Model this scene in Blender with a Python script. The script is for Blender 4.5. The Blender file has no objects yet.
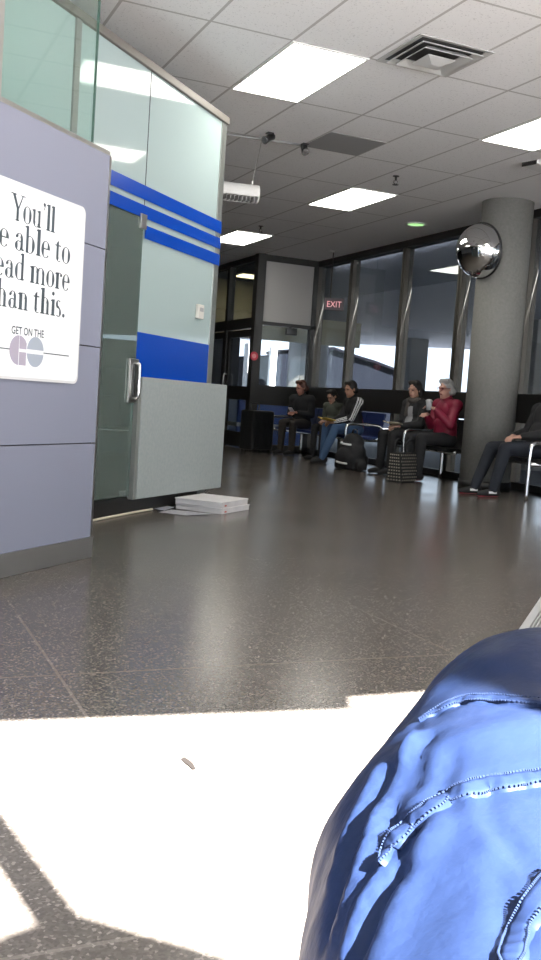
import bpy, bmesh, math, random
from mathutils import Vector, Matrix, Euler, noise
from mathutils.bvhtree import BVHTree
random.seed(7)
SC = bpy.context.scene
COL = SC.collection
V = Vector
PI = math.pi

# ------------------------------------------------------------------ camera
EYE = V((0, 0, 0.88))
CEIL = 3.38
FPX = 959.4
YAW, PITCH, ROLL = math.radians(23.70), math.radians(-4.724), math.radians(3.87)
FWD = V((math.sin(YAW) * math.cos(PITCH), math.cos(YAW) * math.cos(PITCH), math.sin(PITCH)))
_r = V((math.cos(YAW), -math.sin(YAW), 0)); _u = _r.cross(FWD)
RIGHT = _r * math.cos(ROLL) + _u * math.sin(ROLL)
UP = -_r * math.sin(ROLL) + _u * math.cos(ROLL)

def ray(x, y):
    return FWD + RIGHT * ((x - 270.5) / FPX) - UP * ((y - 480) / FPX)
def at_z(x, y, z):
    d = ray(x, y); return EYE + d * ((z - EYE.z) / d.z)
def at_x(x, y, X):
    d = ray(x, y); return EYE + d * (X / d.x)
def at_y(x, y, Y):
    d = ray(x, y); return EYE + d * (Y / d.y)
def cam3(r, u, f):
    return EYE + RIGHT * r + UP * u + FWD * f

cam = bpy.data.cameras.new('camera'); co = bpy.data.objects.new('camera', cam); COL.objects.link(co)
m = Matrix((RIGHT, UP, -FWD)).transposed().to_4x4(); m.translation = EYE
co.matrix_world = m
cam.sensor_fit = 'VERTICAL'; cam.sensor_height = 24; cam.sensor_width = 24 * 541 / 960
cam.lens = 24 * FPX / 960; cam.clip_start = 0.02; cam.clip_end = 300
SC.camera = co

# ------------------------------------------------------------------ materials
MATS = {}
def mat(name, col, rough=.5, metal=0, spec=.5, coat=0, emis=None, estr=0, bump=None, speck=None):
    if name in MATS: return MATS[name]
    M = bpy.data.materials.new(name); M.use_nodes = True
    nt = M.node_tree; b = nt.nodes['Principled BSDF']
    b.inputs['Base Color'].default_value = (*col, 1)
    b.inputs['Roughness'].default_value = rough; b.inputs['Metallic'].default_value = metal
    b.inputs['Specular IOR Level'].default_value = spec
    b.inputs['Coat Weight'].default_value = coat
    if emis:
        b.inputs['Emission Color'].default_value = (*emis, 1); b.inputs['Emission Strength'].default_value = estr
    tc = nt.nodes.new('ShaderNodeTexCoord')
    if speck:     # (scale, second colour, amount, detail)
        n = nt.nodes.new('ShaderNodeTexNoise'); n.inputs['Scale'].default_value = speck[0]; n.inputs['Detail'].default_value = speck[3]
        nt.links.new(tc.outputs['Object'], n.inputs['Vector'])
        r = nt.nodes.new('ShaderNodeValToRGB'); r.color_ramp.elements[0].position = .5 - speck[2]; r.color_ramp.elements[1].position = .5 + speck[2]
        r.color_ramp.elements[0].color = (*col, 1); r.color_ramp.elements[1].color = (*speck[1], 1)
        nt.links.new(n.outputs['Fac'], r.inputs['Fac']); nt.links.new(r.outputs['Color'], b.inputs['Base Color'])
    if bump:      # (scale, strength)
        n = nt.nodes.new('ShaderNodeTexNoise'); n.inputs['Scale'].default_value = bump[0]; n.inputs['Detail'].default_value = 4
        nt.links.new(tc.outputs['Object'], n.inputs['Vector'])
        bp = nt.nodes.new('ShaderNodeBump'); bp.inputs['Strength'].default_value = bump[1]; bp.inputs['Distance'].default_value = .01
        nt.links.new(n.outputs['Fac'], bp.inputs['Height']); nt.links.new(bp.outputs['Normal'], b.inputs['Normal'])
    MATS[name] = M
    return M

def glass(name, tint, refl=.05, rough=0.0, haze=None):
    """thin architectural pane: tinted see-through plus a mirror reflection that grows at grazing angles"""
    if name in MATS: return MATS[name]
    M = bpy.data.materials.new(name); M.use_nodes = True
    nt = M.node_tree; nt.nodes.clear()
    out = nt.nodes.new('ShaderNodeOutputMaterial')
    tr = nt.nodes.new('ShaderNodeBsdfTransparent'); tr.inputs['Color'].default_value = (*tint, 1)
    gl = nt.nodes.new('ShaderNodeBsdfGlossy'); gl.inputs['Roughness'].default_value = rough; gl.inputs['Color'].default_value = (.95, 1, .98, 1)
    lw = nt.nodes.new('ShaderNodeLayerWeight'); lw.inputs['Blend'].default_value = .5
    p = nt.nodes.new('ShaderNodeMath'); p.operation = 'POWER'; p.inputs[1].default_value = 5
    ma = nt.nodes.new('ShaderNodeMath'); ma.operation = 'MULTIPLY_ADD'; ma.inputs[1].default_value = .9; ma.inputs[2].default_value = refl
    mix = nt.nodes.new('ShaderNodeMixShader')
    nt.links.new(lw.outputs['Facing'], p.inputs[0]); nt.links.new(p.outputs[0], ma.inputs[0]); nt.links.new(ma.outputs[0], mix.inputs['Fac'])
    last = tr
    if haze:      # (amount, colour): haze painted over the pane to lift its tone
        d = nt.nodes.new('ShaderNodeBsdfDiffuse'); d.inputs['Color'].default_value = (*haze[1], 1)
        m2 = nt.nodes.new('ShaderNodeMixShader'); m2.inputs['Fac'].default_value = haze[0]
        nt.links.new(tr.outputs[0], m2.inputs[1]); nt.links.new(d.outputs[0], m2.inputs[2]); last = m2
    nt.links.new(last.outputs[0], mix.inputs[1]); nt.links.new(gl.outputs[0], mix.inputs[2])
    nt.links.new(mix.outputs[0], out.inputs['Surface'])
    MATS[name] = M
    return M

def math_node(nt, op, a=None, b=None, c=None):
    n = nt.nodes.new('ShaderNodeMath'); n.operation = op
    for k, v in enumerate((a, b, c)):
        if v is None: continue
        if isinstance(v, (int, float)): n.inputs[k].default_value = v
        else: nt.links.new(v, n.inputs[k])
    return n.outputs[0]

def grid_line(nt, coord, off, step, half):
    """1 on a line every `step` metres, else 0"""
    a = math_node(nt, 'SUBTRACT', coord, off); a = math_node(nt, 'DIVIDE', a, step)
    a = math_node(nt, 'ADD', a, .5); a = math_node(nt, 'FRACT', a); a = math_node(nt, 'SUBTRACT', a, .5)
    a = math_node(nt, 'ABSOLUTE', a); return math_node(nt, 'LESS_THAN', a, half / step)

def mixcol(nt, fac, a, b):
    n = nt.nodes.new('ShaderNodeMix'); n.data_type = 'RGBA'
    for s, v in ((0, fac), (6, a), (7, b)):
        if isinstance(v, tuple): n.inputs[s].default_value = (*v, 1)
        elif isinstance(v, (int, float)): n.inputs[s].default_value = v
        else: nt.links.new(v, n.inputs[s])
    return n.outputs[2]

OX, OY, TX, TY = 2.117, 6.337, .61, 1.22
def ceiling_mat():
    M = mat('ceiling_tiles', (.6, .6, .6), .9, spec=.2); nt = M.node_tree; b = nt.nodes['Principled BSDF']
    g = nt.nodes.new('ShaderNodeNewGeometry'); s = nt.nodes.new('ShaderNodeSeparateXYZ'); nt.links.new(g.outputs['Position'], s.inputs[0])
    lx = grid_line(nt, s.outputs[0], OX, TX, .011); ly = grid_line(nt, s.outputs[1], OY, TY, .011)
    l = math_node(nt, 'MAXIMUM', lx, ly)
    inside = math_node(nt, 'LESS_THAN', s.outputs[0], OX + 7 * TX + .012); l = math_node(nt, 'MULTIPLY', l, inside)
    n = nt.nodes.new('ShaderNodeTexNoise'); n.inputs['Scale'].default_value = 70; n.inputs['Detail'].default_value = 3
    nt.links.new(g.outputs['Position'], n.inputs['Vector'])
    sp = math_node(nt, 'MULTIPLY', math_node(nt, 'GREATER_THAN', n.outputs['Fac'], .64), inside)
    c = mixcol(nt, sp, (.84, .84, .84), (.66, .66, .66)); c = mixcol(nt, l, c, (.50, .49, .48))
    nt.links.new(c, b.inputs['Base Color'])
    bp = nt.nodes.new('ShaderNodeBump'); bp.inputs['Strength'].default_value = .25; bp.inputs['Distance'].default_value = .004
    nt.links.new(n.outputs['Fac'], bp.inputs['Height']); nt.links.new(bp.outputs[0], b.inputs['Normal'])
    return M

def floor_mat():
    M = mat('terrazzo', (.2, .18, .16), .2, spec=.5); nt = M.node_tree; b = nt.nodes['Principled BSDF']
    g = nt.nodes.new('ShaderNodeNewGeometry'); s = nt.nodes.new('ShaderNodeSeparateXYZ'); nt.links.new(g.outputs['Position'], s.inputs[0])
    v = nt.nodes.new('ShaderNodeTexVoronoi'); v.inputs['Scale'].default_value = 165; v.inputs['Randomness'].default_value = 1
    nt.links.new(g.outputs['Position'], v.inputs['Vector'])
    n = nt.nodes.new('ShaderNodeTexNoise'); n.inputs['Scale'].default_value = 120; n.inputs['Detail'].default_value = 2; nt.links.new(g.outputs['Position'], n.inputs['Vector'])
    n2 = nt.nodes.new('ShaderNodeTexNoise'); n2.inputs['Scale'].default_value = 1.3; n2.inputs['Detail'].default_value = 4; nt.links.new(g.outputs['Position'], n2.inputs['Vector'])
    r = nt.nodes.new('ShaderNodeValToRGB'); nt.links.new(v.outputs['Color'], r.inputs['Fac'])
    e = r.color_ramp.elements; e[0].color = (.070, .060, .052, 1); e[1].color = (.30, .265, .23, 1); e[0].position = .15; e[1].position = 1
    k = r.color_ramp.elements.new(.72); k.color = (.110, .096, .083, 1)
    c = mixcol(nt, math_node(nt, 'MULTIPLY', n2.outputs['Fac'], .35), r.outputs['Color'], (.075, .067, .06))
    lx = grid_line(nt, s.outputs[0], 2.05, 1.45, .005); ly = grid_line(nt, s.outputs[1], 4.33, 1.45, .005); l = math_node(nt, 'MAXIMUM', lx, ly)
    c = mixcol(nt, math_node(nt, 'MULTIPLY', l, .16), c, (.42, .38, .32))
    nt.links.new(c, b.inputs['Base Color'])
    ro = math_node(nt, 'MULTIPLY_ADD', n2.outputs['Fac'], .16, .14); nt.links.new(ro, b.inputs['Roughness'])
    return M

def light_mat(name, col, s):
    return mat(name, (.8, .8, .8), .5, emis=col, estr=s)

# ------------------------------------------------------------------ mesh helpers
def link(name, bm, material, parent=None, smooth=False, loc=None):
    me = bpy.data.meshes.new(name); bm.normal_update(); bm.to_mesh(me); bm.free()
    o = bpy.data.objects.new(name, me); COL.objects.link(o)
    for mm in (material if isinstance(material, (list, tuple)) else [material]): me.materials.append(mm)
    if smooth:
        for p in me.polygons: p.use_smooth = True
    if parent: o.parent = parent
    if loc is not None: o.location = loc
    return o

def tag(o, label, cat, group=None):
    o['label'] = label; o['category'] = cat
    if group: o['group'] = group
    return o

def empty(name, label, cat, loc=(0, 0, 0), rz=0, group=None):
    o = bpy.data.objects.new(name, None); COL.objects.link(o); o.location = loc; o.rotation_euler = (0, 0, rz)
    o.empty_display_size = .1
    return tag(o, label, cat, group)

def struct(name, bm, material, parent=None, smooth=False):
    o = link(name, bm, material, parent, smooth)
    if parent is None: o['kind'] = 'structure'
    return o

def NB(): return bmesh.new()

def box(bm, a, b, M=None, bev=0):
    r = bmesh.ops.create_cube(bm, size=1)
    c = (V(a) + V(b)) / 2; s = V(b) - V(a)
    T = Matrix.Translation(c) @ Matrix.Diagonal((*[abs(k) for k in s], 1))
    bmesh.ops.transform(bm, matrix=T, verts=r['verts'])
    if bev:
        es = list({e for v in r['verts'] for e in v.link_edges})
        g = bmesh.ops.bevel(bm, geom=es, offset=bev, segments=2, affect='EDGES', profile=.5)
        vs = g['verts'] if not M else list({v for f in g['faces'] for v in f.verts} | {v for v in r['verts'] if v.is_valid})
    else: vs = r['verts']
    if M: bmesh.ops.transform(bm, matrix=M, verts=[v for v in vs if v.is_valid])
    return bm

def frame_of(d):
    d = d.normalized(); a = V((0, 0, 1)) if abs(d.z) < .9 else V((1, 0, 0))
    x = a.cross(d).normalized(); return x, d.cross(x), d

def tube(bm, pts, r, seg=10, closed=False, caps=True):
    pts = [V(p) for p in pts]; n = len(pts); rings = []
    rr = r if isinstance(r, (list, tuple)) else [r] * n
    x = None
    for i, p in enumerate(pts):
        if closed: d = pts[(i + 1) % n] - pts[i - 1]
        else: d = (pts[min(i + 1, n - 1)] - pts[max(i - 1, 0)])
        d.normalize()
        if x is None: x, y, _ = frame_of(d)
        else:
            x = (x - d * x.dot(d)).normalized(); y = d.cross(x)
        rings.append([bm.verts.new(p + (x * math.cos(2 * PI * k / seg) + y * math.sin(2 * PI * k / seg)) * rr[i]) for k in range(seg)])
    for i in range(n if closed else n - 1):
        A, B = rings[i], rings[(i + 1) % n]
        for k in range(seg):
            bm.faces.new((A[k], A[(k + 1) % seg], B[(k + 1) % seg], B[k]))
    if caps and not closed:
        bm.faces.new(rings[0][::-1]); bm.faces.new(rings[-1])
    return bm

def smooth_path(pts, n=8):
    """Catmull-Rom through the points"""
    P = [V(p) for p in pts]; P = [P[0] * 2 - P[1]] + P + [P[-1] * 2 - P[-2]]; out = []
    for i in range(1, len(P) - 2):
        for k in range(n):
            t = k / n; a, b, c, d = P[i - 1:i + 3]
            out.append(.5 * ((2 * b) + (c - a) * t + (2 * a - 5 * b + 4 * c - d) * t * t + (3 * b - a - 3 * c + d) * t ** 3))
    out.append(P[-2]); return out

def lathe(bm, prof, seg=32, M=None):
    """profile [(radius, z)...] turned about z"""
    rings = []; vs = []
    for r, z in prof:
        if r < 1e-6: v = bm.verts.new((0, 0, z)); rings.append([v]); vs.append(v)
        else:
            ring = [bm.verts.new((r * math.cos(2 * PI * k / seg), r * math.sin(2 * PI * k / seg), z)) for k in range(seg)]; rings.append(ring); vs += ring
    for A, B in zip(rings, rings[1:]):
        for k in range(seg):
            k2 = (k + 1) % seg
            if len(A) == 1 and len(B) == 1: continue
            if len(A) == 1: bm.faces.new((A[0], B[k2], B[k]))
            elif len(B) == 1: bm.faces.new((A[k], A[k2], B[0]))
            else: bm.faces.new((A[k], A[k2], B[k2], B[k]))
    if M: bmesh.ops.transform(bm, matrix=M, verts=vs)
    return bm

def prism(bm, poly, fn, t0, t1):
    """2-D polygon extruded between depths t0, t1; fn(u, v, t) -> point"""
    A = [bm.verts.new(fn(u, v, t0)) for u, v in poly]; B = [bm.verts.new(fn(u, v, t1)) for u, v in poly]
    bm.faces.new(A[::-1]); bm.faces.new(B)
    n = len(poly)
    for k in range(n): bm.faces.new((A[k], A[(k + 1) % n], B[(k + 1) % n], B[k]))
    return bm

def capsule(bm, p0, p1, r0, r1, seg=14):
    p0, p1 = V(p0), V(p1); d = p1 - p0; L = d.length
    if L < 1e-5: d = V((0, 0, 1)); L = 1e-5
    x, y, z = frame_of(d); prof = []
    for k in range(6): a = -PI / 2 + PI / 2 * k / 5; prof.append((r0 * math.cos(a), r0 * math.sin(a)))
    for k in range(6): a = PI / 2 * k / 5; prof.append((r1 * math.cos(a), L + r1 * math.sin(a)))
    prof[0] = (0, prof[0][1]); prof[-1] = (0, prof[-1][1])
    M = Matrix((x, y, z)).transposed().to_4x4(); M.translation = p0
    return lathe(bm, prof, seg, M)

def ellipsoid(bm, c, s, rot=None, seg=16):
    r = bmesh.ops.create_uvsphere(bm, u_segments=seg, v_segments=seg // 2 + 2, radius=1)
    M = Matrix.Translation(V(c)) @ (Euler(rot).to_matrix().to_4x4() if rot else Matrix.Identity(4)) @ Matrix.Diagonal((*s, 1))
    bmesh.ops.transform(bm, matrix=M, verts=r['verts']); return bm

def fuse(name, bm, voxel, smooth=2):
    """one continuous skin around everything in bm"""
    me = bpy.data.meshes.new(name); bmesh.ops.recalc_face_normals(bm, faces=bm.faces); bm.to_mesh(me); bm.free()
    o = bpy.data.objects.new(name, me); COL.objects.link(o)
    md = o.modifiers.new('r', 'REMESH'); md.mode = 'VOXEL'; md.voxel_size = voxel
    dg = bpy.context.evaluated_depsgraph_get(); dg.update()
    me2 = bpy.data.meshes.new_from_object(o.evaluated_get(dg))
    bpy.data.objects.remove(o); bpy.data.meshes.remove(me)
    b = bmesh.new(); b.from_mesh(me2); bpy.data.meshes.remove(me2)
    for _ in range(smooth): bmesh.ops.smooth_vert(b, verts=b.verts, factor=.5, use_axis_x=True, use_axis_y=True, use_axis_z=True)
    return b

# ------------------------------------------------------------------ shared materials
M_ceil = ceiling_mat(); M_floor = floor_mat()
M_lav = mat('lavender_laminate', (.215, .226, .288), .35, spec=.4)
M_seam = mat('dark_seam', (.02, .02, .025), .6)
M_steel = mat('brushed_steel', (.48, .47, .45), .32, metal=1)
M_alu = mat('bronze_aluminium', (.11, .10, .085), .4, metal=.5)
M_chrome = mat('chrome_tube', (.72, .73, .74), .18, metal=1)
M_mirror = mat('mirror_acrylic', (.86, .87, .88), .03, metal=1)
M_black = mat('black_plastic', (.012, .012, .013), .4)
M_dark = mat('dark_bronze', (.018, .017, .016), .45)
M_conc = mat('column_concrete', (.205, .205, .19), .8, spec=.3, bump=(60, .25), speck=(35, (.25, .245, .23), .22, 5))
M_blue = mat('blue_vinyl', (.002, .055, .40), .2, spec=.5)
M_frost = mat('frosted_glass', (.38, .47, .465), .06, spec=.5)
M_greyp = mat('grey_laminate', (.30, .335, .33), .55, spec=.35, speck=(40, (.34, .37, .365), .2, 4))
M_white = mat('white_paint', (.72, .72, .70), .5)
M_offw = mat('off_white_board', (.42, .41, .40), .7)
M_diff = light_mat('fluorescent_diffuser', (1, .97, .88), 4.5)
M_win = glass('window_glass', (.80, .83, .86), .045, haze=(.03, (.5, .55, .6)))
M_doorg = glass('green_door_glass', (.45, .66, .62), .11, haze=(.5, (.185, .225, .205)))
M_clear = glass('clear_green_glass', (.89, .96, .93), .055)

# ------------------------------------------------------------------ room shell
b = NB(); box(b, (-7, -1.75, -.2), (7.62, 26, 0)); struct('floor', b, M_floor)
b = NB(); box(b, (-7, -1.75, CEIL), (7.75, 26, CEIL + .35)); struct('ceiling', b, M_ceil)
b = NB(); box(b, (-7.2, -1.75, 0), (-7, 26, CEIL)); struct('wall_left', b, M_white)
b = NB(); box(b, (-7, 26, 0), (6.38, 26.2, CEIL)); struct('wall_far', b, M_dark)
# wall behind the camera: a sill, a lintel with a notch added to shape the sun patch and mullions, sun comes in through it
b = NB(); box(b, (-7, -1.75, 0), (7.6, -1.6, .28)); prism(b, [(-7, 3.372), (.88, 3.372), (1.985, 3.278), (2.02, 3.282), (2.08, 3.358), (7.6, 3.35), (7.6, CEIL), (-7, CEIL)], lambda u, v, t: V((u, t, v)), -1.75, -1.6)
struct('wall_rear', b, M_white)
for k in range(-4, 5):
    b = NB(); X = .84 + 1.62 * k; 
    if not -6.9 < X < 7.5: continue
    box(b, (X - .033, -1.71, .28), (X + .033, -1.64, 3.30)); struct('trim_%d' % (k + 5), b, M_alu)

b = NB(); prism(b, [(.683, 2.428), (.734, 2.488), (.80, 2.505), (.87, 2.516), (.912, 2.476), (.951, 2.44), (1.03, 2.37), (1.10, 2.28), (.72, 2.26), (.664, 2.35)], lambda u, v, t: V((u, t, v)), -1.70, -1.65); struct('trim_51', b, M_alu)  # unseen plate added in the window to shape the floor and knee shadow
# window wall on the right: mullions, head, heater casing, panes
WX = 7.54
MY = [-1.6, .3, 2.2, 4.0, 5.6, 7.0, 8.3, 9.7, 11.12, 12.62, 14.28, 15.55]
b = NB(); box(b, (WX - .09, -1.6, CEIL - .10), (WX + .10, 15.6, CEIL - .001)); struct('trim_20', b, M_dark)
b = NB(); box(b, (WX - .06, -1.6, 0), (WX + .08, 15.6, .08)); struct('trim_21', b, M_dark)
for i, y in enumerate(MY):
    b = NB(); box(b, (WX - .07, y - .05, .08), (WX + .07, y - .012, CEIL - .1)); box(b, (WX - .07, y + .012, .08), (WX + .07, y + .05, CEIL - .1)); box(b, (WX - .04, y - .012, .08), (WX + .05, y + .012, CEIL - .1))
    struct('trim_%d' % (30 + i), b, M_alu)
for i in range(len(MY) - 1):
    b = NB(); box(b, (WX - .006, MY[i] + .05, .08), (WX + .006, MY[i + 1] - .05, CEIL - .1)); struct('window_%d' % (i + 1), b, M_win)
b = NB(); box(b, (WX - .14, -1.5, .81), (WX - .02, 15.45, 1.165), bev=.01); struct('trim_22', b, mat('black_sill_casing', (.012, .011, .010), .5))

# short return wall at the far corner
RY = 15.55; DX = 6.38
b = NB(); box(b, (DX + .07, RY - .03, 2.24), (WX - .07, RY + .05, 3.27)); struct('wall_corner', b, M_offw)
b = NB()
for z0, z1 in ((3.27, CEIL - .001), (2.18, 2.24), (.80, 1.14), (0, .1)): box(b, (DX + .05, RY - .05, z0), (WX - .05, RY + .07, z1))
box(b, (WX - .16, RY - .05, .1), (WX - .071, RY + .07, 3.27))
struct('trim_23', b, M_dark)
b = NB(); box(b, (DX + .05, RY + .004, .1), (WX - .16, RY + .016, .8)); box(b, (DX + .05, RY + .004, 1.14), (WX - .16, RY + .016, 2.18)); struct('window_20', b, M_win)
b = NB(); box(b, (DX - .09, RY - .09, 0), (DX + .06, RY + .08, CEIL - .001)); struct('trim_24', b, M_dark)
# glazed entrance wall running away behind the corner
b = NB()
for y in (16.95, 18.4, 20.0, 22.0, 24.0): box(b, (DX - .06, y - .06, 0), (DX + .06, y + .06, CEIL - .001))
for z0, z1 in ((3.28, CEIL - .001), (2.12, 2.30)): box(b, (DX - .055, RY + .08, z0), (DX + .055, 26, z1))
struct('trim_25', b, M_dark)
b = NB(); box(b, (DX - .006, RY + .08, 2.30), (DX + .006, 26, 3.28)); struct('window_21', b, M_win)
b = NB(); box(b, (DX - .006, 18.46, .0), (DX + .006, 26, 2.12)); struct('window_22', b, M_win)
def entrance_door(n, y0, y1):
    b = NB(); w = .11
    box(b, (DX - .03, y0, .02), (DX + .03, y0 + w, 2.10)); box(b, (DX - .03, y1 - w, .02), (DX + .03, y1, 2.10))
    for z0, z1 in ((.02, .28), (.86, 1.10), (1.98, 2.10)): box(b, (DX - .03, y0 + w, z0), (DX + .03, y1 - w, z1))
    d = struct('door_%d' % n, b, M_dark)
    g = NB(); box(g, (DX - .005, y0 + w, .28), (DX + .005, y1 - w, .86)); box(g, (DX - .005, y0 + w, 1.10), (DX + .005, y1 - w, 1.98)); link('door_pane', g, M_win, d)
    h = NB(); tube(h, smooth_path([(DX - .03, y1 - .06, 1.02), (DX - .09, y1 - .06, 1.03), (DX - .09, y1 - .06, 1.3), (DX - .03, y1 - .06, 1.31)], 5), .014, 8); link('door_handle', h, M_steel, d, True)
entrance_door(1, 15.64, 16.88); entrance_door(2, 17.02, 18.33)
# vestibule beyond the doors
b = NB(); box(b, (DX + .1, 19.4, 2.2), (10.5, 19.6, CEIL)); box(b, (DX + .1, RY, CEIL), (10.5, 19.6, CEIL + .2)); struct('wall_vestibule', b, mat('cream_paint', (.62, .58, .40), .7))

# round concrete column
CX, CY, CR = 6.985, 9.52, .30
b = NB(); lathe(b, [(0, .001), (CR, .001), (CR, CEIL - .002), (0, CEIL - .002)], 64, Matrix.Translation((CX, CY, 0)))
colm = struct('wall_column', b, M_conc, None, False)
for p in colm.data.polygons: p.use_smooth = abs(p.normal.z) < .5
b = NB(); lathe(b, [(CR + .0, .002), (CR + .012, .002), (CR + .012, .10), (CR, .10)], 64, Matrix.Translation((CX, CY, 0))); struct('baseboard_column', b, M_black, None, True)

# ------------------------------------------------------------------ lavender wall, left
def kp(s, k, z):      # point on a plane of the 45-degree run: s along it, k across it
    return V((.70710678 * (s + k), .70710678 * (s - k), z))
def kbox(bm, s0, s1, k0, k1, z0, z1, bev=0):
    M = Matrix(((.70710678, .70710678, 0, 0), (.70710678, -.70710678, 0, 0), (0, 0, 1, 0), (0, 0, 0, 1)))
    r0 = len(bm.verts); box(bm, (s0, k0, z0), (s1, k1, z1), None, bev)
    bm.verts.ensure_lookup_table(); vs = bm.verts[r0:]
    bmesh.ops.transform(bm, matrix=M, verts=vs); bmesh.ops.reverse_faces(bm, faces=list({f for v in vs for f in v.link_faces}))
LK = -2.66
b = NB()
for z0, z1 in ((.11, .597), (.603, 1.088), (1.094, 1.585), (1.591, 2.055)): kbox(b, -4.2, 4.29, LK - .02, LK, z0, z1)
struct('wall_lavender', b, M_lav)
b = NB(); kbox(b, -4.2, 4.285, LK - .12, LK - .021, .0, 2.055); struct('wall_lavender_core', b, M_seam)
b = NB(); kbox(b, -4.2, 4.30, LK - .13, LK - .004, 2.056, 2.078); struct('trim_26', b, M_steel)
b = NB(); kbox(b, 4.291, 4.306, LK - .12, LK + .002, .0, 2.056); struct('trim_27', b, M_steel)
b = NB(); kbox(b, -4.2, 4.31, LK - .02, LK + .006, .001, .108); struct('baseboard_lavender', b, mat('dull_steel', (.42, .42, .41), .35, metal=.85))
b = NB(); kbox(b, 4.15, 4.29, -3.37, LK - .121, 0, 2.05); struct('wall_lavender_return', b, M_lav) if False else b.free()
# clear screen standing on the wall cap
b = NB(); kbox(b, .2, 4.225, LK - .075, LK - .063, 2.079, 3.376); w30 = struct('window_30', b, M_clear); b = NB(); kbox(b, 4.2255, 4.232, LK - .075, LK - .063, 2.079, 3.376); link('glass_edge', b, mat('glass_edge_green', (.05, .11, .09), .3), w30)
b = NB(); kbox(b, 3.42, 3.48, LK - .085, LK - .053, 2.079, 3.376); struct('trim_28', b, M_steel)

# ------------------------------------------------------------------ glass booth
GK = -3.40; SE = 7.20
booth = empty('ticket_booth', 'frosted glass booth with blue stripes and grey lower panel behind the lavender wall', 'booth', kp(5.5, GK, 0))
bloc = Matrix.Translation(-booth.location)
def bpart(name, bm, material, parent=None, smooth=False):
    bmesh.ops.transform(bm, matrix=bloc, verts=bm.verts); return link(name, bm, material, parent or booth, smooth)
panes = [(.9, 2.9), (2.905, 5.02), (5.08, 5.955), (5.965, 7.17)]
for s0, s1 in panes:
    z0 = 2.10 if s0 > 5.03 and s1 < 5.96 else .985 if s0 > 5.9 else .125
    b = NB(); kbox(b, s0, s1, GK - .012, GK, z0, 3.07); bpart('frosted_panel', b, M_frost)
b = NB(); kbox(b, 5.965, 7.17, GK - .012, GK, .125, .985); bpart('lower_panel', b, M_frost)
b = NB(); kbox(b, .9, SE + .02, GK - .05, GK + .025, 3.07, 3.125, .004); bpart('top_rail', b, mat('rail_grey', (.17, .155, .14), .5, metal=.3))
for s in (2.85, 5.05):
    b = NB(); kbox(b, s - .028, s + .028, GK - .04, GK + .012, .125, 3.07); bpart('mullion', b, mat('mullion_grey', (.22, .22, .21), .5, metal=.3))
b = NB(); kbox(b, SE - .075, SE + .015, GK - .06, GK + .008, .0, 3.07, .004); bpart('corner_post', b, mat('greyed_steel', (.33, .35, .33), .3, metal=.7))
b = NB(); kbox(b, 5.957, 5.963, GK - .012, GK + .002, 2.09, 3.07); bpart('pane_joint', b, M_seam)
b = NB(); kbox(b, .9, SE, GK - .10, GK - .02, .0, .125); bpart('plinth', b, M_dark)
for z0, z1, s0 in ((2.203, 2.298, 5.08), (2.080, 2.165, 5.08), (1.945, 2.035, 5.975)):
    b = NB(); kbox(b, s0, SE + .016, GK + .0085, GK + .0115, z0, z1); bpart('blue_stripe', b, M_blue)
b = NB(); kbox(b, 5.94, SE - .02, GK + .001, GK + .006, .98, 1.297); bpart('blue_band', b, M_blue)
b = NB(); kbox(b, 5.99, 7.44, GK + .005, GK + .05, .115, .985, .004); bpart('counter_panel', b, M_greyp)
b = NB(); kbox(b, 5.945, 5.988, GK + .004, GK + .045, .115, .985); bpart('counter_edge', b, mat('panel_edge_grey', (.20, .21, .20), .5))
b = NB(); kbox(b, SE - .06, SE - .01, GK - 2.1, GK - .07, .0, 3.07); bpart('inner_partition', b, mat('dark_interior', (.05, .06, .055), .7))
# hinged glass door
b = NB(); kbox(b, 5.09, 5.935, GK + .002, GK + .016, .14, 2.07); gd = bpart('glass_door', b, M_doorg)
b = NB(); kbox(b, 5.83, 5.955, GK + .0165, GK + .034, .80, 1.105, .006); hp = bpart('lock_plate', b, M_steel, gd)
b = NB()
A = [kp(5.925, GK + .035, .83), kp(5.915, GK + .06, .845), kp(5.91, GK + .065, .96), kp(5.915, GK + .06, 1.06), kp(5.925, GK + .035, 1.075)]
tube(b, smooth_path(A, 6), .011, 10); bpart('door_pull', b, M_chrome, gd, True)
b = NB(); kbox(b, 5.87, 5.90, GK + .035, GK + .042, .84, 1.07); bpart('keyhole_strip', b, mat('dark_steel', (.1, .1, .1), .4, metal=.8), gd)
b = NB(); kbox(b, 5.88, 5.96, GK + .0165, GK + .03, 2.0, 2.10, .003); bpart('top_pivot', b, M_steel, gd)
# dim interior behind the door
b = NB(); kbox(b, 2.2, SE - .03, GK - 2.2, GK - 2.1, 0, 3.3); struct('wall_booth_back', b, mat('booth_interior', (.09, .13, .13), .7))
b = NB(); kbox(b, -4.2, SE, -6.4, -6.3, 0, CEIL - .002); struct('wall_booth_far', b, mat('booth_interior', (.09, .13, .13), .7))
# small thermostat on the frosted glass
t = empty('thermostat', 'small cream thermostat box on the frosted glass booth above the blue band', 'thermostat', kp(6.90, GK + .0005, 1.54))
b = NB(); kbox(b, -.05, .05, 0, .03, -.055, .055, .006); link('housing', b, mat('cream_plastic', (.62, .60, .55), .5), t)
b = NB(); kbox(b, -.03, .03, .031, .034, .0, .03); link('dial_window', b, mat('grey_plastic', (.3, .3, .3), .4), t)

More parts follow.
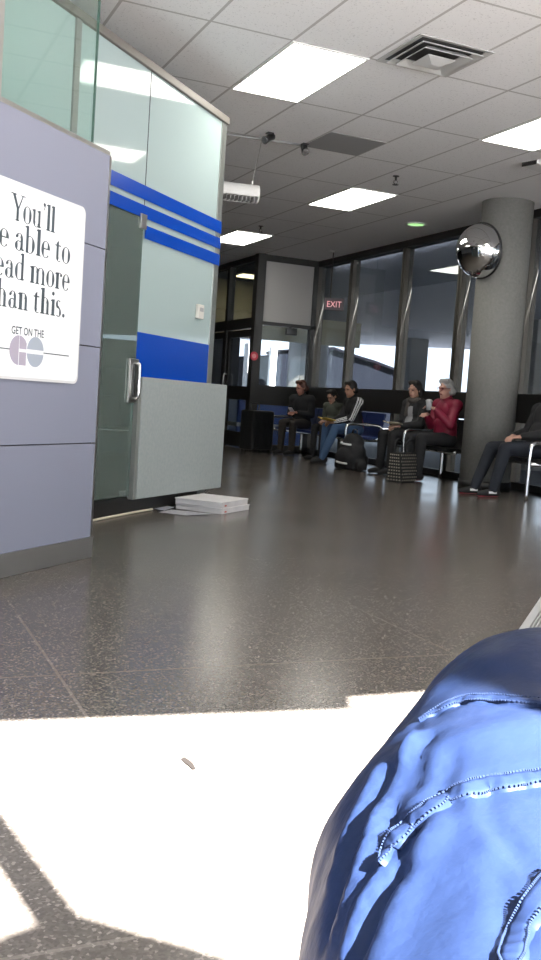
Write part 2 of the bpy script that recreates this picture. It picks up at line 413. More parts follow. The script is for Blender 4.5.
# ------------------------------------------------------------------ poster
pc = kp(3.677, LK + .004, 0)
poster = empty('poster', 'white poster in a rounded frame on the lavender wall reading able to read more', 'poster', kp(3.677, LK, 1.32))
PZ0, PZ1, PS0, PS1 = .897, 1.752, 3.276, 4.079
def rrect(s0, s1, z0, z1, r, n=6):
    out = []
    for cx, cz, a0 in ((s1 - r, z0 + r, -PI / 2), (s1 - r, z1 - r, 0), (s0 + r, z1 - r, PI / 2), (s0 + r, z0 + r, PI)):
        for k in range(n + 1): a = a0 + PI / 2 * k / n; out.append((cx + r * math.cos(a), cz + r * math.sin(a)))
    return out
def on_poster(dk): return lambda u, v, t: kp(u, LK + dk + t, v) - poster.location
b = NB(); prism(b, rrect(PS0, PS1, PZ0, PZ1, .035), on_poster(0), .001, .012); link('frame', b, mat('poster_frame_white', (.62, .63, .64), .4), poster)
b = NB(); prism(b, rrect(PS0 + .012, PS1 - .012, PZ0 + .012, PZ1 - .012, .03), on_poster(0), .0121, .0135); link('paper', b, mat('poster_paper', (.80, .82, .83), .35, spec=.4), poster)

# serif glyphs: unit = x-height 0.62, ascender 1.0; every piece is a convex polygon
XH = .64
def stem(x, y0, y1, w=.17, ser=(1, 1), top=''):
    P = [[(x, y0), (x + w, y0), (x + w, y1), (x, y1)]]
    if ser[0]: P.append([(x - .055, y0), (x + w + .055, y0), (x + w + .055, y0 + .03), (x + w, y0 + .05), (x, y0 + .05), (x - .055, y0 + .03)])
    if ser[1]: P.append([(x - .07, y1 - .06), (x, y1 - .09), (x + w, y1), (x + w, y1 + .01), (x - .07, y1 - .035)])
    return P
def arc(cx, cy, rx, ry, a0, a1, w0, w1, n=14, hw=.03):
    """curved stroke: thick at the sides, thin at top and bottom"""
    P = []; pr = None
    for k in range(n + 1):
        a = math.radians(a0 + (a1 - a0) * k / n); c, s = math.cos(a), math.sin(a)
        o = (cx + rx * c, cy + ry * s); wt = hw + (w0 - hw) * abs(c) ** 1.3
        wt *= 1.15
        i = (cx + (rx - (wt if abs(c) > .05 else hw)) * c, cy + (ry - hw) * s)
        if pr: P.append([pr[0], o, i, pr[1]])
        pr = (o, i)
    return P
def G_o(): return arc(.25, XH / 2, .25, XH / 2 + .01, 0, 360, .13, .13, 28), .50
def G_l(): return stem(.07, 0, 1.0), .27
def G_i(): return stem(.07, 0, XH) + arc(.135, .86, .08, .08, 0, 360, .08, .08, 12, .08), .27
def G_dot(): return arc(.1, .075, .08, .08, 0, 360, .08, .08, 12, .08), .22
def G_apos(): return arc(.11, .93, .075, .075, 0, 360, .075, .075, 12, .075) + [[(.185, .93), (.13, .74), (.07, .70), (.10, .80), (.12, .90)]], .22
def G_n(x=0): return stem(.07, 0, XH) + arc(.29, XH - .22, .22, .23, 0, 160, .13, .13) + stem(.38, 0, XH - .2, .13, (1, 0)), .60
def G_h(): return stem(.07, 0, 1.0) + arc(.29, XH - .22, .22, .23, 0, 160, .13, .13) + stem(.38, 0, XH - .2, .13, (1, 0)), .60
def G_m():
    g = G_n()[0]; g += arc(.62, XH - .22, .22, .23, 0, 160, .13, .13) + stem(.71, 0, XH - .2, .13, (1, 0)); return g, .93
def G_u(): return stem(.07, .2, XH, .13, (0, 1)) + arc(.28, .21, .21, .22, 180, 340, .13, .13) + stem(.38, .0, XH, .13, (0, 1)) + [[(.38, 0), (.57, .03), (.57, .06), (.45, .06)]], .60
def G_b(): return stem(.06, 0, 1.0, .13, (0, 1)) + arc(.27, XH / 2, .25, XH / 2 + .01, -150, 150, .13, .13, 22), .55
def G_d(): return stem(.36, 0, 1.0, .13, (0, 1)) + arc(.27, XH / 2, .25, XH / 2 + .01, 30, 330, .13, .13, 22) + [[(.42, 0), (.56, .03), (.56, .06), (.45, .06)]], .58
def G_e(): return arc(.25, XH / 2, .24, XH / 2 + .01, 8, 318, .13, .13, 24) + [[(.08, XH / 2 + .0), (.48, XH / 2 + .0), (.48, XH / 2 + .05), (.08, XH / 2 + .05)]], .50
def G_r(): return stem(.07, 0, XH) + arc(.29, XH - .16, .15, .17, 40, 165, .1, .1) + arc(.37, XH - .09, .07, .07, 0, 360, .07, .07, 10, .07), .42
def G_t(): return [[(.08, .16), (.21, .16), (.21, XH + .02), (.21, .82), (.08, .70)]] + arc(.24, .16, .16, .17, 180, 310, .13, .13) + [[(.0, XH - .05), (.34, XH - .05), (.34, XH), (.0, XH)]], .37
def G_s(): return arc(.19, XH - .16, .16, .17, 40, 250, .11, .11, 14, .035) + arc(.2, .16, .17, .17, -140, 75, .11, .11, 14, .035) + [[(.05, .46), (.13, .36), (.36, .20), (.34, .28), (.20, .42)]], .40
def G_a(): return arc(.24, XH - .18, .18, .19, 0, 165, .12, .12) + stem(.30, .06, XH - .18, .125, (0, 0)) + arc(.22, .18, .20, .19, 60, 335, .13, .13, 18, .035) + [[(.36, 0), (.50, .04), (.48, .08), (.40, .10)]] + arc(.11, XH - .13, .06, .06, 0, 360, .06, .06, 10, .06), .50
def G_Y(): return stem(.30, 0, .48, .14, (1, 0)) + [[(.30, .44), (.44, .44), (.20, .97), (.04, .97)], [(.36, .44), (.44, .44), (.68, .97), (.62, .97)], [(-.04, .93), (.28, .93), (.28, .97), (-.04, .97)], [(.52, .93), (.78, .93), (.78, .97), (.52, .97)]], .66
GL = {'o': G_o, 'l': G_l, 'i': G_i, '.': G_dot, "'": G_apos, 'n': G_n, 'h': G_h, 'm': G_m, 'u': G_u, 'b': G_b, 'd': G_d, 'e': G_e, 'r': G_r, 't': G_t, 's': G_s, 'a': G_a, 'Y': G_Y}
def text_line(txt, zb, s0, s1, asc):
    words = [[]]; x = 0
    for ch in txt:
        if ch == ' ': x += .24; words.append([]); continue
        g, adv = GL[ch](); words[-1] += [[(x + px, py) for px, py in p] for p in g]; x += adv + .02
    sx = (s1 - s0) / x; out = []
    for pieces in words:
        b = NB()
        for p in pieces:
            vs = [b.verts.new(on_poster(0)(s0 + px * sx, zb + py * asc, .0142)) for px, py in p]; f = b.faces.new(vs); f.normal_update()
            if f.normal.dot(V((1, -1, 0))) < 0: f.normal_flip()
        out.append(b)
    return out
M_ink = mat('poster_ink', (.055, .075, .09), .5)
for txt, zb, w, cc in (("You'll", 1.585, .33, 3.660), ("be able to", 1.461, .625, 3.650), ("read more", 1.335, .63, 3.655), ("than this.", 1.207, .58, 3.655)):
    for wb in text_line(txt, zb, cc - w / 2, cc + w / 2, .118): link('lettering', wb, M_ink, poster)
cu = bpy.data.curves.new('t', 'FONT'); cu.body = 'GET ON THE'; cu.size = .048; cu.align_x = 'CENTER'; cu.extrude = 0; cu.offset = .0008
tmp = bpy.data.objects.new('t', cu); COL.objects.link(tmp); bpy.context.view_layer.update()
dg = bpy.context.evaluated_depsgraph_get(); me = bpy.data.meshes.new_from_object(tmp.evaluated_get(dg)); bpy.data.objects.remove(tmp)
b = NB(); b.from_mesh(me); xs = [v.co.x for v in b.verts]; k = .242 / (max(xs) - min(xs))
for v in b.verts: v.co = kp(3.655 + v.co.x * k, LK + .0145, 1.098 + v.co.y * 1.0) - poster.location
link('small_lettering', b, M_ink, poster)
M_li, M_gb = mat('emblem_lilac', (.36, .33, .40), .5), mat('emblem_grey_blue', (.33, .37, .43), .5)
LZ = 1.028; R1, R2 = .066, .064; c1, c2 = 3.592, 3.717
b = NB(); pts = [(c1 + R1 * math.cos(a), LZ + 1.0 * R1 * math.sin(a)) for a in [math.radians(90 + 180 * k / 16) for k in range(17)]]
prism(b, pts, on_poster(0), .0136, .0146)
prism(b, [(c1 + .005, LZ + .007), (c1 + .056, LZ + .007)] + [(c1 + R1 * math.cos(a), LZ + R1 * math.sin(a)) for a in [math.radians(30 + 57 * k / 8) for k in range(9)]], on_poster(0), .0136, .0146)
prism(b, [(c1 + .005, LZ - .066), (c1 + .056, LZ - .066), (c1 + .056, LZ - .007), (c1 + .005, LZ - .007)], on_poster(0), .0136, .0146)
link('emblem_ring', b, M_li, poster)
b = NB()
for sg in (1, -1):
    prism(b, [(c2 + R2 * math.cos(a), LZ + sg * .005 + R2 * math.sin(a)) for a in [math.radians((4 if sg > 0 else 184) + 172 * k / 16) for k in range(17)]], on_poster(0), .0136, .0146)
link('emblem_disc', b, M_gb, poster)
b = NB(); prism(b, [(PS0 + .06, LZ - .002), (c1 - R1, LZ - .002), (c1 - R1, LZ + .003), (PS0 + .06, LZ + .003)], on_poster(0), .0136, .0146)
link('rule_line', b, M_ink, poster); b = NB(); prism(b, [(c2 + R2, LZ - .002), (3.99, LZ - .002), (3.99, LZ + .003), (c2 + R2, LZ + .003)], on_poster(0), .0136, .0146); link('rule_line', b, M_ink, poster)

# ------------------------------------------------------------------ ceiling fixtures
def troffer(i, j, label, group='square recessed fluorescent ceiling lights'):
    x0, y0 = OX + TX * i, OY + TY * j
    t = empty('ceiling_light', label, 'ceiling light', (x0 + TX / 2, y0 + TY / 2, CEIL), 0, 'recessed fluorescent ceiling lights')
    b = NB(); w = .018
    for a, c in (((-TX / 2, -TY / 2), (TX / 2, -TY / 2 + w)), ((-TX / 2, TY / 2 - w), (TX / 2, TY / 2)), ((-TX / 2, -TY / 2 + w), (-TX / 2 + w, TY / 2 - w)), ((TX / 2 - w, -TY / 2 + w), (TX / 2, TY / 2 - w))):
        box(b, (*a, -.012), (*c, -.001))
    link('frame', b, M_white, t)
    b = NB(); box(b, (-TX / 2 + w, -TY / 2 + w, -.008), (TX / 2 - w, TY / 2 - w, -.0012)); link('diffuser', b, M_diff, t)
troffer(1, 0, 'lit rectangular ceiling light nearest the booth top rail, largest in view')
troffer(5, 0, 'lit rectangular ceiling light cut by the frame above the column')
troffer(5, 3, 'lit rectangular ceiling light beyond the dark ceiling tile')
troffer(5, 6, 'lit rectangular ceiling light farthest away beside the booth corner post')
troffer(1, 3, 'lit ceiling light hidden above the booth'); troffer(5, -3, 'lit ceiling light outside the frame on the window side'); troffer(1, -3, 'lit ceiling light outside the frame near the camera')

# air diffuser in the ceiling
vx, vy = (3.42 + 3.95) / 2, 6.03
vent = empty('ceiling_vent', 'square stepped metal air diffuser in the ceiling tiles', 'vent', (vx, vy, CEIL))
def sq_ring(bm, r0, z0, r1, z1):
    A = [bm.verts.new((sx * r0, sy * r0, z0)) for sx, sy in ((-1, -1), (1, -1), (1, 1), (-1, 1))]; B = [bm.verts.new((sx * r1, sy * r1, z1)) for sx, sy in ((-1, -1), (1, -1), (1, 1), (-1, 1))]
    C = [bm.verts.new(v.co + V((0, 0, .006))) for v in A]; D = [bm.verts.new(v.co + V((0, 0, .006))) for v in B]
    for k in range(4):
        j = (k + 1) % 4
        bm.faces.new((A[k], A[j], B[j], B[k])); bm.faces.new((C[j], C[k], D[k], D[j])); bm.faces.new((A[j], A[k], C[k], C[j])); bm.faces.new((B[k], B[j], D[j], D[k]))
M_vent = mat('vent_metal', (.45, .45, .44), .4, spec=.5)
b = NB(); sq_ring(b, .30, -.012, .255, -.004); link('flange', b, M_vent, vent)
b = NB(); box(b, (-.27, -.27, -.0035), (.27, .27, -.001)); link('throat', b, mat('vent_throat', (.03, .03, .03), .8), vent)
for k, (r0, z0, r1, z1) in enumerate(((.245, -.03, .20, -.006), (.195, -.045, .15, -.012))):
    b = NB(); sq_ring(b, r0, z0, r1, z1); link('vane', b, M_vent, vent)
b = NB(); lathe(b, [(0, -.085), (.05, -.08), (.15, -.05), (.16, -.045), (.05, -.03), (0, -.03)], 4, Matrix.Rotation(PI / 4, 4, 'Z')); link('centre_cone', b, M_vent, vent)
# dark replacement tile
b = NB(); box(b, (OX + 3 * TX + .012, OY + 1.5 * TY, CEIL - .006), (OX + 4 * TX - .012, OY + 2 * TY - .012, CEIL - .001))
tag(link('ceiling_tile', b, mat('dark_grey_tile', (.27, .27, .27), .9)), 'dark grey square tile among the pale ceiling tiles', 'ceiling tile')
# conduit with two black spotlights
b = NB(); tube(b, [V(at_z(215, 131, CEIL)) - V((0, 0, .014)), V(at_z(304, 144, CEIL)) - V((0, 0, .014))], .010, 8); tag(link('conduit', b, mat('grey_conduit', (.35, .35, .35), .5), None, True), 'thin grey conduit running along the ceiling between the black spotlights', 'conduit')
def spot(p, dirv, label):
    t = empty('spotlight', label, 'spotlight', p, 0, 'small black ceiling spotlights')
    b = NB(); tube(b, [(0, 0, -.026), (0, 0, -.05)], .012, 8); box(b, (-.03, -.03, -.036), (.03, .03, -.026)); link('mount', b, M_black, t)
    d = V(dirv).normalized(); b = NB(); c = V((0, 0, -.072)); tube(b, [c - d * .06, c - d * .05, c + d * .055, c + d * .075], [.024, .032, .032, .037], 14); link('spot_head', b, M_black, t, True)
    b = NB(); tube(b, [c + d * .0755, c + d * .078], .033, 14); link('lens', b, mat('spot_lens', (.4, .4, .42), .1, metal=.8), t)
spot(tuple(at_z(270, 130, CEIL)), (-.8, -.4, -.5), 'black ceiling spotlight nearer the booth, aimed down at it')
spot(tuple(at_z(305, 141, CEIL)), (-.2, -.8, -.6), 'black ceiling spotlight beside the dark ceiling tile')
# hanging white cylinder with louvres
cy = empty('pendant_lamp', 'white cylindrical lamp with louvred underside hanging on a wire beside the booth', 'lamp', (3.49, 8.74, 2.835))
ax = V((-1, .16, 0)).normalized(); sd = ax.cross(V((0, 0, 1))); R = .088
b = NB(); n = 36; rows = []
for tt in (0, .95):
    rows.append([b.verts.new(ax * tt + sd * (R * math.cos(math.radians(-88 + 290 * k / n))) + V((0, 0, R * math.sin(math.radians(-88 + 290 * k / n))))) for k in range(n + 1)])
for k in range(n): b.faces.new((rows[0][k], rows[0][k + 1], rows[1][k + 1], rows[1][k]))
link('shell', b, M_white, cy, True)
for e0_ in (-.012, .948): b = NB(); tube(b, [ax * e0_, ax * (e0_ + .014)], [R, R], 28); link('end_cap', b, mat('end_cap_white', (.78, .78, .76), .5), cy)
b = NB()
for k in range(24):
    c = ax * (.05 + .038 * k) + V((0, 0, -.056)) - sd * .036; box(b, c - V((.004, .05, .024)), c + V((.004, .05, .02)))
link('louvre', b, mat('louvre_grey', (.30, .30, .29), .4), cy)
b = NB(); tube(b, [ax * .05 + V((0, 0, .09)), ax * -.02 + V((0, .0, CEIL - 2.836))], .004, 6); tube(b, [ax * .05 + V((0, 0, .08)), ax * .05 + V((0, 0, .12))], .012, 8); link('hanging_wire', b, M_steel, cy)
# sprinklers
def sprinkler(p, label):
    t = empty('sprinkler', label, 'sprinkler', p, 0, 'ceiling sprinkler heads')
    b = NB(); lathe(b, [(0, -.001), (.035, -.001), (.035, -.008), (.012, -.012), (.012, -.05), (0, -.05)], 14); link('body', b, M_dark, t)
    b = NB(); tube(b, [(-.02, 0, -.05), (-.022, 0, -.075), (0, 0, -.09)], .004, 6); tube(b, [(.02, 0, -.05), (.022, 0, -.075), (0, 0, -.09)], .004, 6); link('yoke', b, M_dark, t)
    b = NB(); lathe(b, [(0, -.09), (.034, -.092), (.034, -.096), (0, -.096)], 12); link('deflector', b, M_dark, t)
sprinkler((5.29, 9.24, CEIL), 'dark sprinkler head hanging from the ceiling near the middle light')
sprinkler((5.32, 13.08, CEIL), 'dark sprinkler head farther back near the farthest ceiling light')
# round green-tinted downlight
dl = empty('downlight', 'round recessed downlight glowing pale green near the window head', 'downlight', (6.88, 11.38, CEIL))
b = NB(); lathe(b, [(.115, -.001), (.15, -.001), (.15, -.010), (.115, -.014)], 32); link('trim_ring', b, M_white, dl, True)
b = NB(); lathe(b, [(0, -.004), (.115, -.006), (.115, -.001), (0, -.001)], 32); link('lens', b, light_mat('green_lens', (.50, 1, .38), .35), dl, True)
# flat white box on the ceiling
jb = empty('ceiling_alarm', 'flat white box mounted on the ceiling in front of the column', 'alarm', (6.13, 7.90, CEIL), math.radians(15))
b = NB(); box(b, (-.16, -.10, -.045), (.16, .10, -.001), bev=.01); link('housing', b, M_white, jb)
b = NB(); box(b, (-.166, -.085, -.05), (-.1605, .085, -.01)); link('dark_end', b, M_dark, jb)
# hanging exit sign by the corner
ex = empty('exit_sign', 'small red exit sign hanging on a thin stem beside the corner window', 'sign', (7.18, 14.25, 2.42), math.radians(-28))
b = NB(); box(b, (-.16, -.03, 0), (.16, .03, .20), bev=.006); link('housing', b, mat('exit_housing', (.06, .05, .06), .5), ex)
b = NB(); tube(b, [(-.07, 0, .2), (-.07, 0, CEIL - 2.421)], .009, 8); link('stem', b, M_dark, ex)
b = NB(); lathe(b, [(0, -.001), (.05, -.001), (.05, -.02), (0, -.03)], 16, Matrix.Translation((-.07, 0, CEIL - 2.42))); link('canopy', b, M_white, ex)
cu = bpy.data.curves.new('t', 'FONT'); cu.body = 'EXIT'; cu.size = .14; cu.align_x = 'CENTER'; cu.extrude = .001
tmp = bpy.data.objects.new('t', cu); COL.objects.link(tmp); bpy.context.view_layer.update(); dg = bpy.context.evaluated_depsgraph_get(); me = bpy.data.meshes.new_from_object(tmp.evaluated_get(dg)); bpy.data.objects.remove(tmp)
b = NB(); b.from_mesh(me)
for v in b.verts: v.co = V((v.co.x * .85, -.0315 - v.co.z, .05 + v.co.y))
link('lettering', b, light_mat('exit_red', (1, .03, .08), .2), ex)
# small floodlight above the corner glazing
fl = empty('floodlight', 'small dark floodlight under the grey corner panel', 'floodlight', (6.98, RY - .10, 2.10))
b = NB(); box(b, (-.10, -.05, -.06), (.10, .03, .06), bev=.012); link('housing', b, M_black, fl); b = NB(); box(b, (-.02, .03, .0), (.02, .045, .10)); link('bracket', b, M_black, fl)

# convex mirror on the column
mc = V((6.61, 9.45, 2.77)); mn = V((-.96, -.16, -.14)).normalized(); x, y, z = frame_of(mn)
MM = Matrix((x, y, z)).transposed().to_4x4()
mir = empty('convex_mirror', 'silver convex dome mirror fixed to the concrete column', 'mirror', mc); R = .31
b = NB(); lathe(b, [(R * math.cos(a), .86 * R * math.sin(a)) for a in [PI / 2 * k / 16 for k in range(16)]] + [(0, .86 * R)], 48, MM); link('dome', b, M_mirror, mir, True)
b = NB(); tube(b, [MM @ V((math.cos(2 * PI * k / 48) * R, math.sin(2 * PI * k / 48) * R, -.005)) for k in range(48)], .014, 8, True); link('rim', b, M_black, mir, True)
b = NB(); lathe(b, [(0, -.02), (R - .005, -.012), (R - .005, -.004), (0, -.004)], 40, MM); link('back_plate', b, M_dark, mir)
b = NB(); q = V((CX, CY, 2.77)) - mc; q.normalize(); tube(b, [MM @ V((0, 0, -.02)), V((CX, CY, 2.77)) - mc - q * (CR - .004)], .025, 10); link('bracket', b, M_black, mir)

# ------------------------------------------------------------------ outside
b = NB(); box(b, (7.75, -60, -.35), (90, 120, -.12)); box(b, (-60, -60, -.35), (7.75, -1.75, -.12)); box(b, (DX + .0, 15.65, -.35), (7.75, 120, -.12)); struct('ground', b, mat('pale_paving', (.22, .225, .24), .8, speck=(3, (.19, .195, .21), .2, 4)))
b = NB()
# deep platform canopy: underside and fascia
for i, (px, py) in enumerate(((0, 0),)):
    p0, p1 = at_z(180, 336.5, 2.75), at_z(640, 357, 2.75)
    d = (p1 - p0).normalized(); nrm = V((d.y, -d.x, 0)); nrm = nrm if nrm.dot(FWD) > 0 else -nrm
    a = V((7.8, 120, 0)); 
    q0 = p0 - d * 8; q1 = p1 + d * 40
    poly = [(q0.x, q0.y), (q1.x, q1.y), (60, -8), (7.8, -8), (7.8, 19.65), (6.5, 19.65)]
    prism(b, poly, lambda u, v, t: V((u, v, t)), 2.75, 3.6)
struct('roof_canopy', b, mat('canopy_soffit', (.30, .32, .38), .8))
def out_post(px, Y, w, col, label, z1=2.75):
    p = at_y(px, 400, Y); o = NB(); box(o, (-w / 2, -w / 2, -.12), (w / 2, w / 2, z1), bev=.02)
    t = empty('platform_pillar', label, 'pillar', (p.x, p.y, 0), 0, 'platform pillars outside'); link('shaft', o, col, t)
    o = NB(); box(o, (-w / 2 - .04, -w / 2 - .04, -.12), (w / 2 + .04, w / 2 + .04, .05)); link('base', o, col, t)
M_pil = mat('pillar_grey', (.40, .40, .39), .8)
out_post(410, 22, .55, M_pil, 'grey concrete pillar outside behind the mullion left of the mirror')
out_post(533, 15, .30, mat('pillar_pale', (.52, .50, .46), .8), 'pale post outside, right of the concrete column')
out_post(305, 26, .9, M_pil, 'wide grey pillar outside under the grey corner panel')
out_post(214, 26, 1.0, mat('pillar_dark', (.10, .10, .10), .8), 'dark outside pillar behind the booth corner post')
out_post(249, 30, .42, M_pil, 'slim grey post outside the far entrance doors')
out_post(270, 31, .22, M_pil, 'narrow grey post outside left of the floodlight')
# dark hip-roofed building across the tracks
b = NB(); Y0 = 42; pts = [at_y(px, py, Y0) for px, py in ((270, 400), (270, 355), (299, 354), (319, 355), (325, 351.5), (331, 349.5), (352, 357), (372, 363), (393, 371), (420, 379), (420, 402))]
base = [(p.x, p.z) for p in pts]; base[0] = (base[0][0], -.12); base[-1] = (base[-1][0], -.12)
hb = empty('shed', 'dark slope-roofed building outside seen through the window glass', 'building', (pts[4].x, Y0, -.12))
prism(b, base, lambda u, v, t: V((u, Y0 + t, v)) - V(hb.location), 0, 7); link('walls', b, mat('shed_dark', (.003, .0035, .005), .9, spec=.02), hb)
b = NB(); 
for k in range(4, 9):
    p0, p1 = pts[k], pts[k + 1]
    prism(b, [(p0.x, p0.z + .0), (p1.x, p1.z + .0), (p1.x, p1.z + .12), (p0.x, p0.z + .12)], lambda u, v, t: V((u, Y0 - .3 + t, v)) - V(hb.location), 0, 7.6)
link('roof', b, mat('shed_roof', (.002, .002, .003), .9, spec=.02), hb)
# brown bank and parked blue bins outside
b = NB(); prism(b, [(0, -.12), (3, 2.2), (12, 2.6), (12, -.12)], lambda u, v, t: V((17 + u, t, v)), -12, 21); struct('hill_bank', b, mat('brown_bank', (.22, .17, .12), .95, speck=(6, (.40, .36, .30), .12, 6)), None)
rl = empty('railing', 'low pale railing outside beyond the far entrance doors', 'railing', (9.2, 27, -.12))
b = NB()
for z in (1.0, .55): tube(b, [(-3, 0, z), (6, 0, z)], .035, 8)
link('rail', b, mat('railing_grey', (.45, .46, .5), .5), rl, True)
for k in range(5):
    b = NB(); tube(b, [(-3 + 2.1 * k, 0, 0), (-3 + 2.1 * k, 0, 1.05)], .03, 8); link('post', b, mat('railing_grey', (.45, .46, .5), .5), rl, True)
bb = empty('recycling_bin', 'blue bin with a pale band standing outside the far glass doors', 'bin', (8.15, 19.0, -.12), 0)
b = NB(); box(b, (-.8, -.3, 0), (.8, .3, 1.02), bev=.04); link('body', b, mat('bin_blue', (.02, .10, .45), .4), bb)
b = NB(); box(b, (-.81, -.31, .42), (.81, .31, .50)); link('band', b, mat('bin_band', (.8, .82, .85), .5), bb)
b = NB(); box(b, (-.82, -.32, 1.021), (.82, .32, 1.10), bev=.02); link('lid', b, mat('bin_lid', (.02, .05, .22), .4), bb)
t = empty('ceiling_light', 'warm light panel on the ceiling of the entrance lobby beyond the doors', 'ceiling light', (7.6, 18.3, CEIL))
b = NB(); box(b, (-.62, -.33, -.03), (.62, .33, -.001)); link('frame', b, M_white, t); b = NB(); box(b, (-.58, -.29, -.036), (.58, .29, -.0305)); link('diffuser', b, light_mat('warm_diffuser', (1, .82, .45), 1.6), t)
# red round sticker on the door post
st = empty('door_sticker', 'round red sticker on the dark post beside the far doors', 'sticker', V(at_y(254, 356, RY - .0905)))
b = NB(); lathe(b, [(0, 0), (.075, 0), (.075, .004), (0, .004)], 24, Matrix.Rotation(PI / 2, 4, 'X')); link('disc', b, mat('sticker_red', (.5, .03, .06), .4), st)
b = NB(); lathe(b, [(0, .0042), (.04, .0042), (.04, .0052), (0, .0052)], 20, Matrix.Rotation(PI / 2, 4, 'X')); link('centre', b, mat('sticker_pink', (.65, .25, .25), .4), st)

# ------------------------------------------------------------------ benches
M_seat = mat('blue_seat_plastic', (.008, .022, .11), .45)
def bench(y0, y1, n, label, arms, seatm=M_seat):
    t = empty('bench', label, 'bench', (6.98, (y0 + y1) / 2, 0), 0, 'tubular benches along the window')
    L = (y1 - y0) / 2; w = 2 * L / n
    for k in range(n):
        c = -L + w * (k + .5); b = NB()
        prof = [(-.25, .425), (-.22, .44), (.0, .43), (.16, .425), (.22, .47), (.27, .62), (.31, .80)]
        top = smooth_path([(px, 0, pz) for px, pz in prof], 4); top = [(p.x, p.z) for p in top]
        poly = top + [(px + .0, pz - .022) if px < .18 else (px + .022, pz - .006) for px, pz in reversed(top)]
        prism(b, poly, lambda u, v, q: V((u, c + q, v)), -w / 2 + .012, w / 2 - .012); link('seat', b, seatm, t)
    b = NB(); tube(b, [(-.12, -L, .385), (-.12, L, .385)], .022, 10); tube(b, [(.12, -L, .385), (.12, L, .385)], .022, 10); link('rail', b, M_chrome, t, True)
    for c in arms:
        b = NB(); P = smooth_path([(-.34, c, .0), (-.34, c, .30), (-.335, c, .54), (-.30, c, .60), (-.22, c, .615), (.10, c, .615), (.22, c, .60), (.26, c, .54), (.27, c, .3), (.27, c, .0)], 5)
        P = [p if p.z > 0 else V((p.x, p.y, 0.0)) for p in P]; tube(b, P, .024, 12); tube(b, [(-.34, c, .385), (.27, c, .385)], .02, 10); link('end_frame', b, M_chrome, t, True)
bench(12.50, 15.30, 5, 'blue seated tubular bench in the far corner holding three people', (-1.4, 1.4))
bench(9.98, 11.75, 3, 'dark bench behind the left of the column holding two people', (-.0,), M_black)
bench(7.30, 9.12, 3, 'bench cut by the frame edge to the right of the column', (.08,), M_black)

# ------------------------------------------------------------------ people
def skin_mat(name, c): return mat('skin_' + name, c, .5, spec=.4)
M_lip = mat('lips', (.30, .10, .09), .5); M_eye = mat('eye_dark', (.03, .02, .02), .3)
def hand(bm, wrist, d, up, s=1.0):
    """palm with five fingers of different length, curled; d = pointing direction, up = back of the hand"""
    d = V(d).normalized(); up = V(up); up = (up - d * up.dot(d)).normalized(); sd = d.cross(up); w = V(wrist)
    for k in range(4): capsule(bm, w + d * .01 + sd * (.02 * (k - 1.5)) * s, w + d * .085 * s + sd * (.021 * (k - 1.5)) * s, .013 * s, .0105 * s, 8)
    for k, L in enumerate((.062, .075, .080, .068)):
        a = w + d * .085 * s + sd * (.0215 * (k - 1.5)) * s; m_ = a + (d * .85 - up * .5).normalized() * L * .55 * s; e = m_ + (d * .35 - up * .95).normalized() * L * .5 * s
        capsule(bm, a, m_, .0095 * s, .0088 * s, 8); capsule(bm, m_, e, .0088 * s, .0075 * s, 8)
    a = w + d * .022 * s + sd * .034 * s; m_ = a + (d * .7 + sd * .65 - up * .3).normalized() * .042 * s; e = m_ + (d * .95 + sd * .05 - up * .45).normalized() * .034 * s
    capsule(bm, a, m_, .0125 * s, .010 * s, 8); capsule(bm, m_, e, .010 * s, .008 * s, 8)

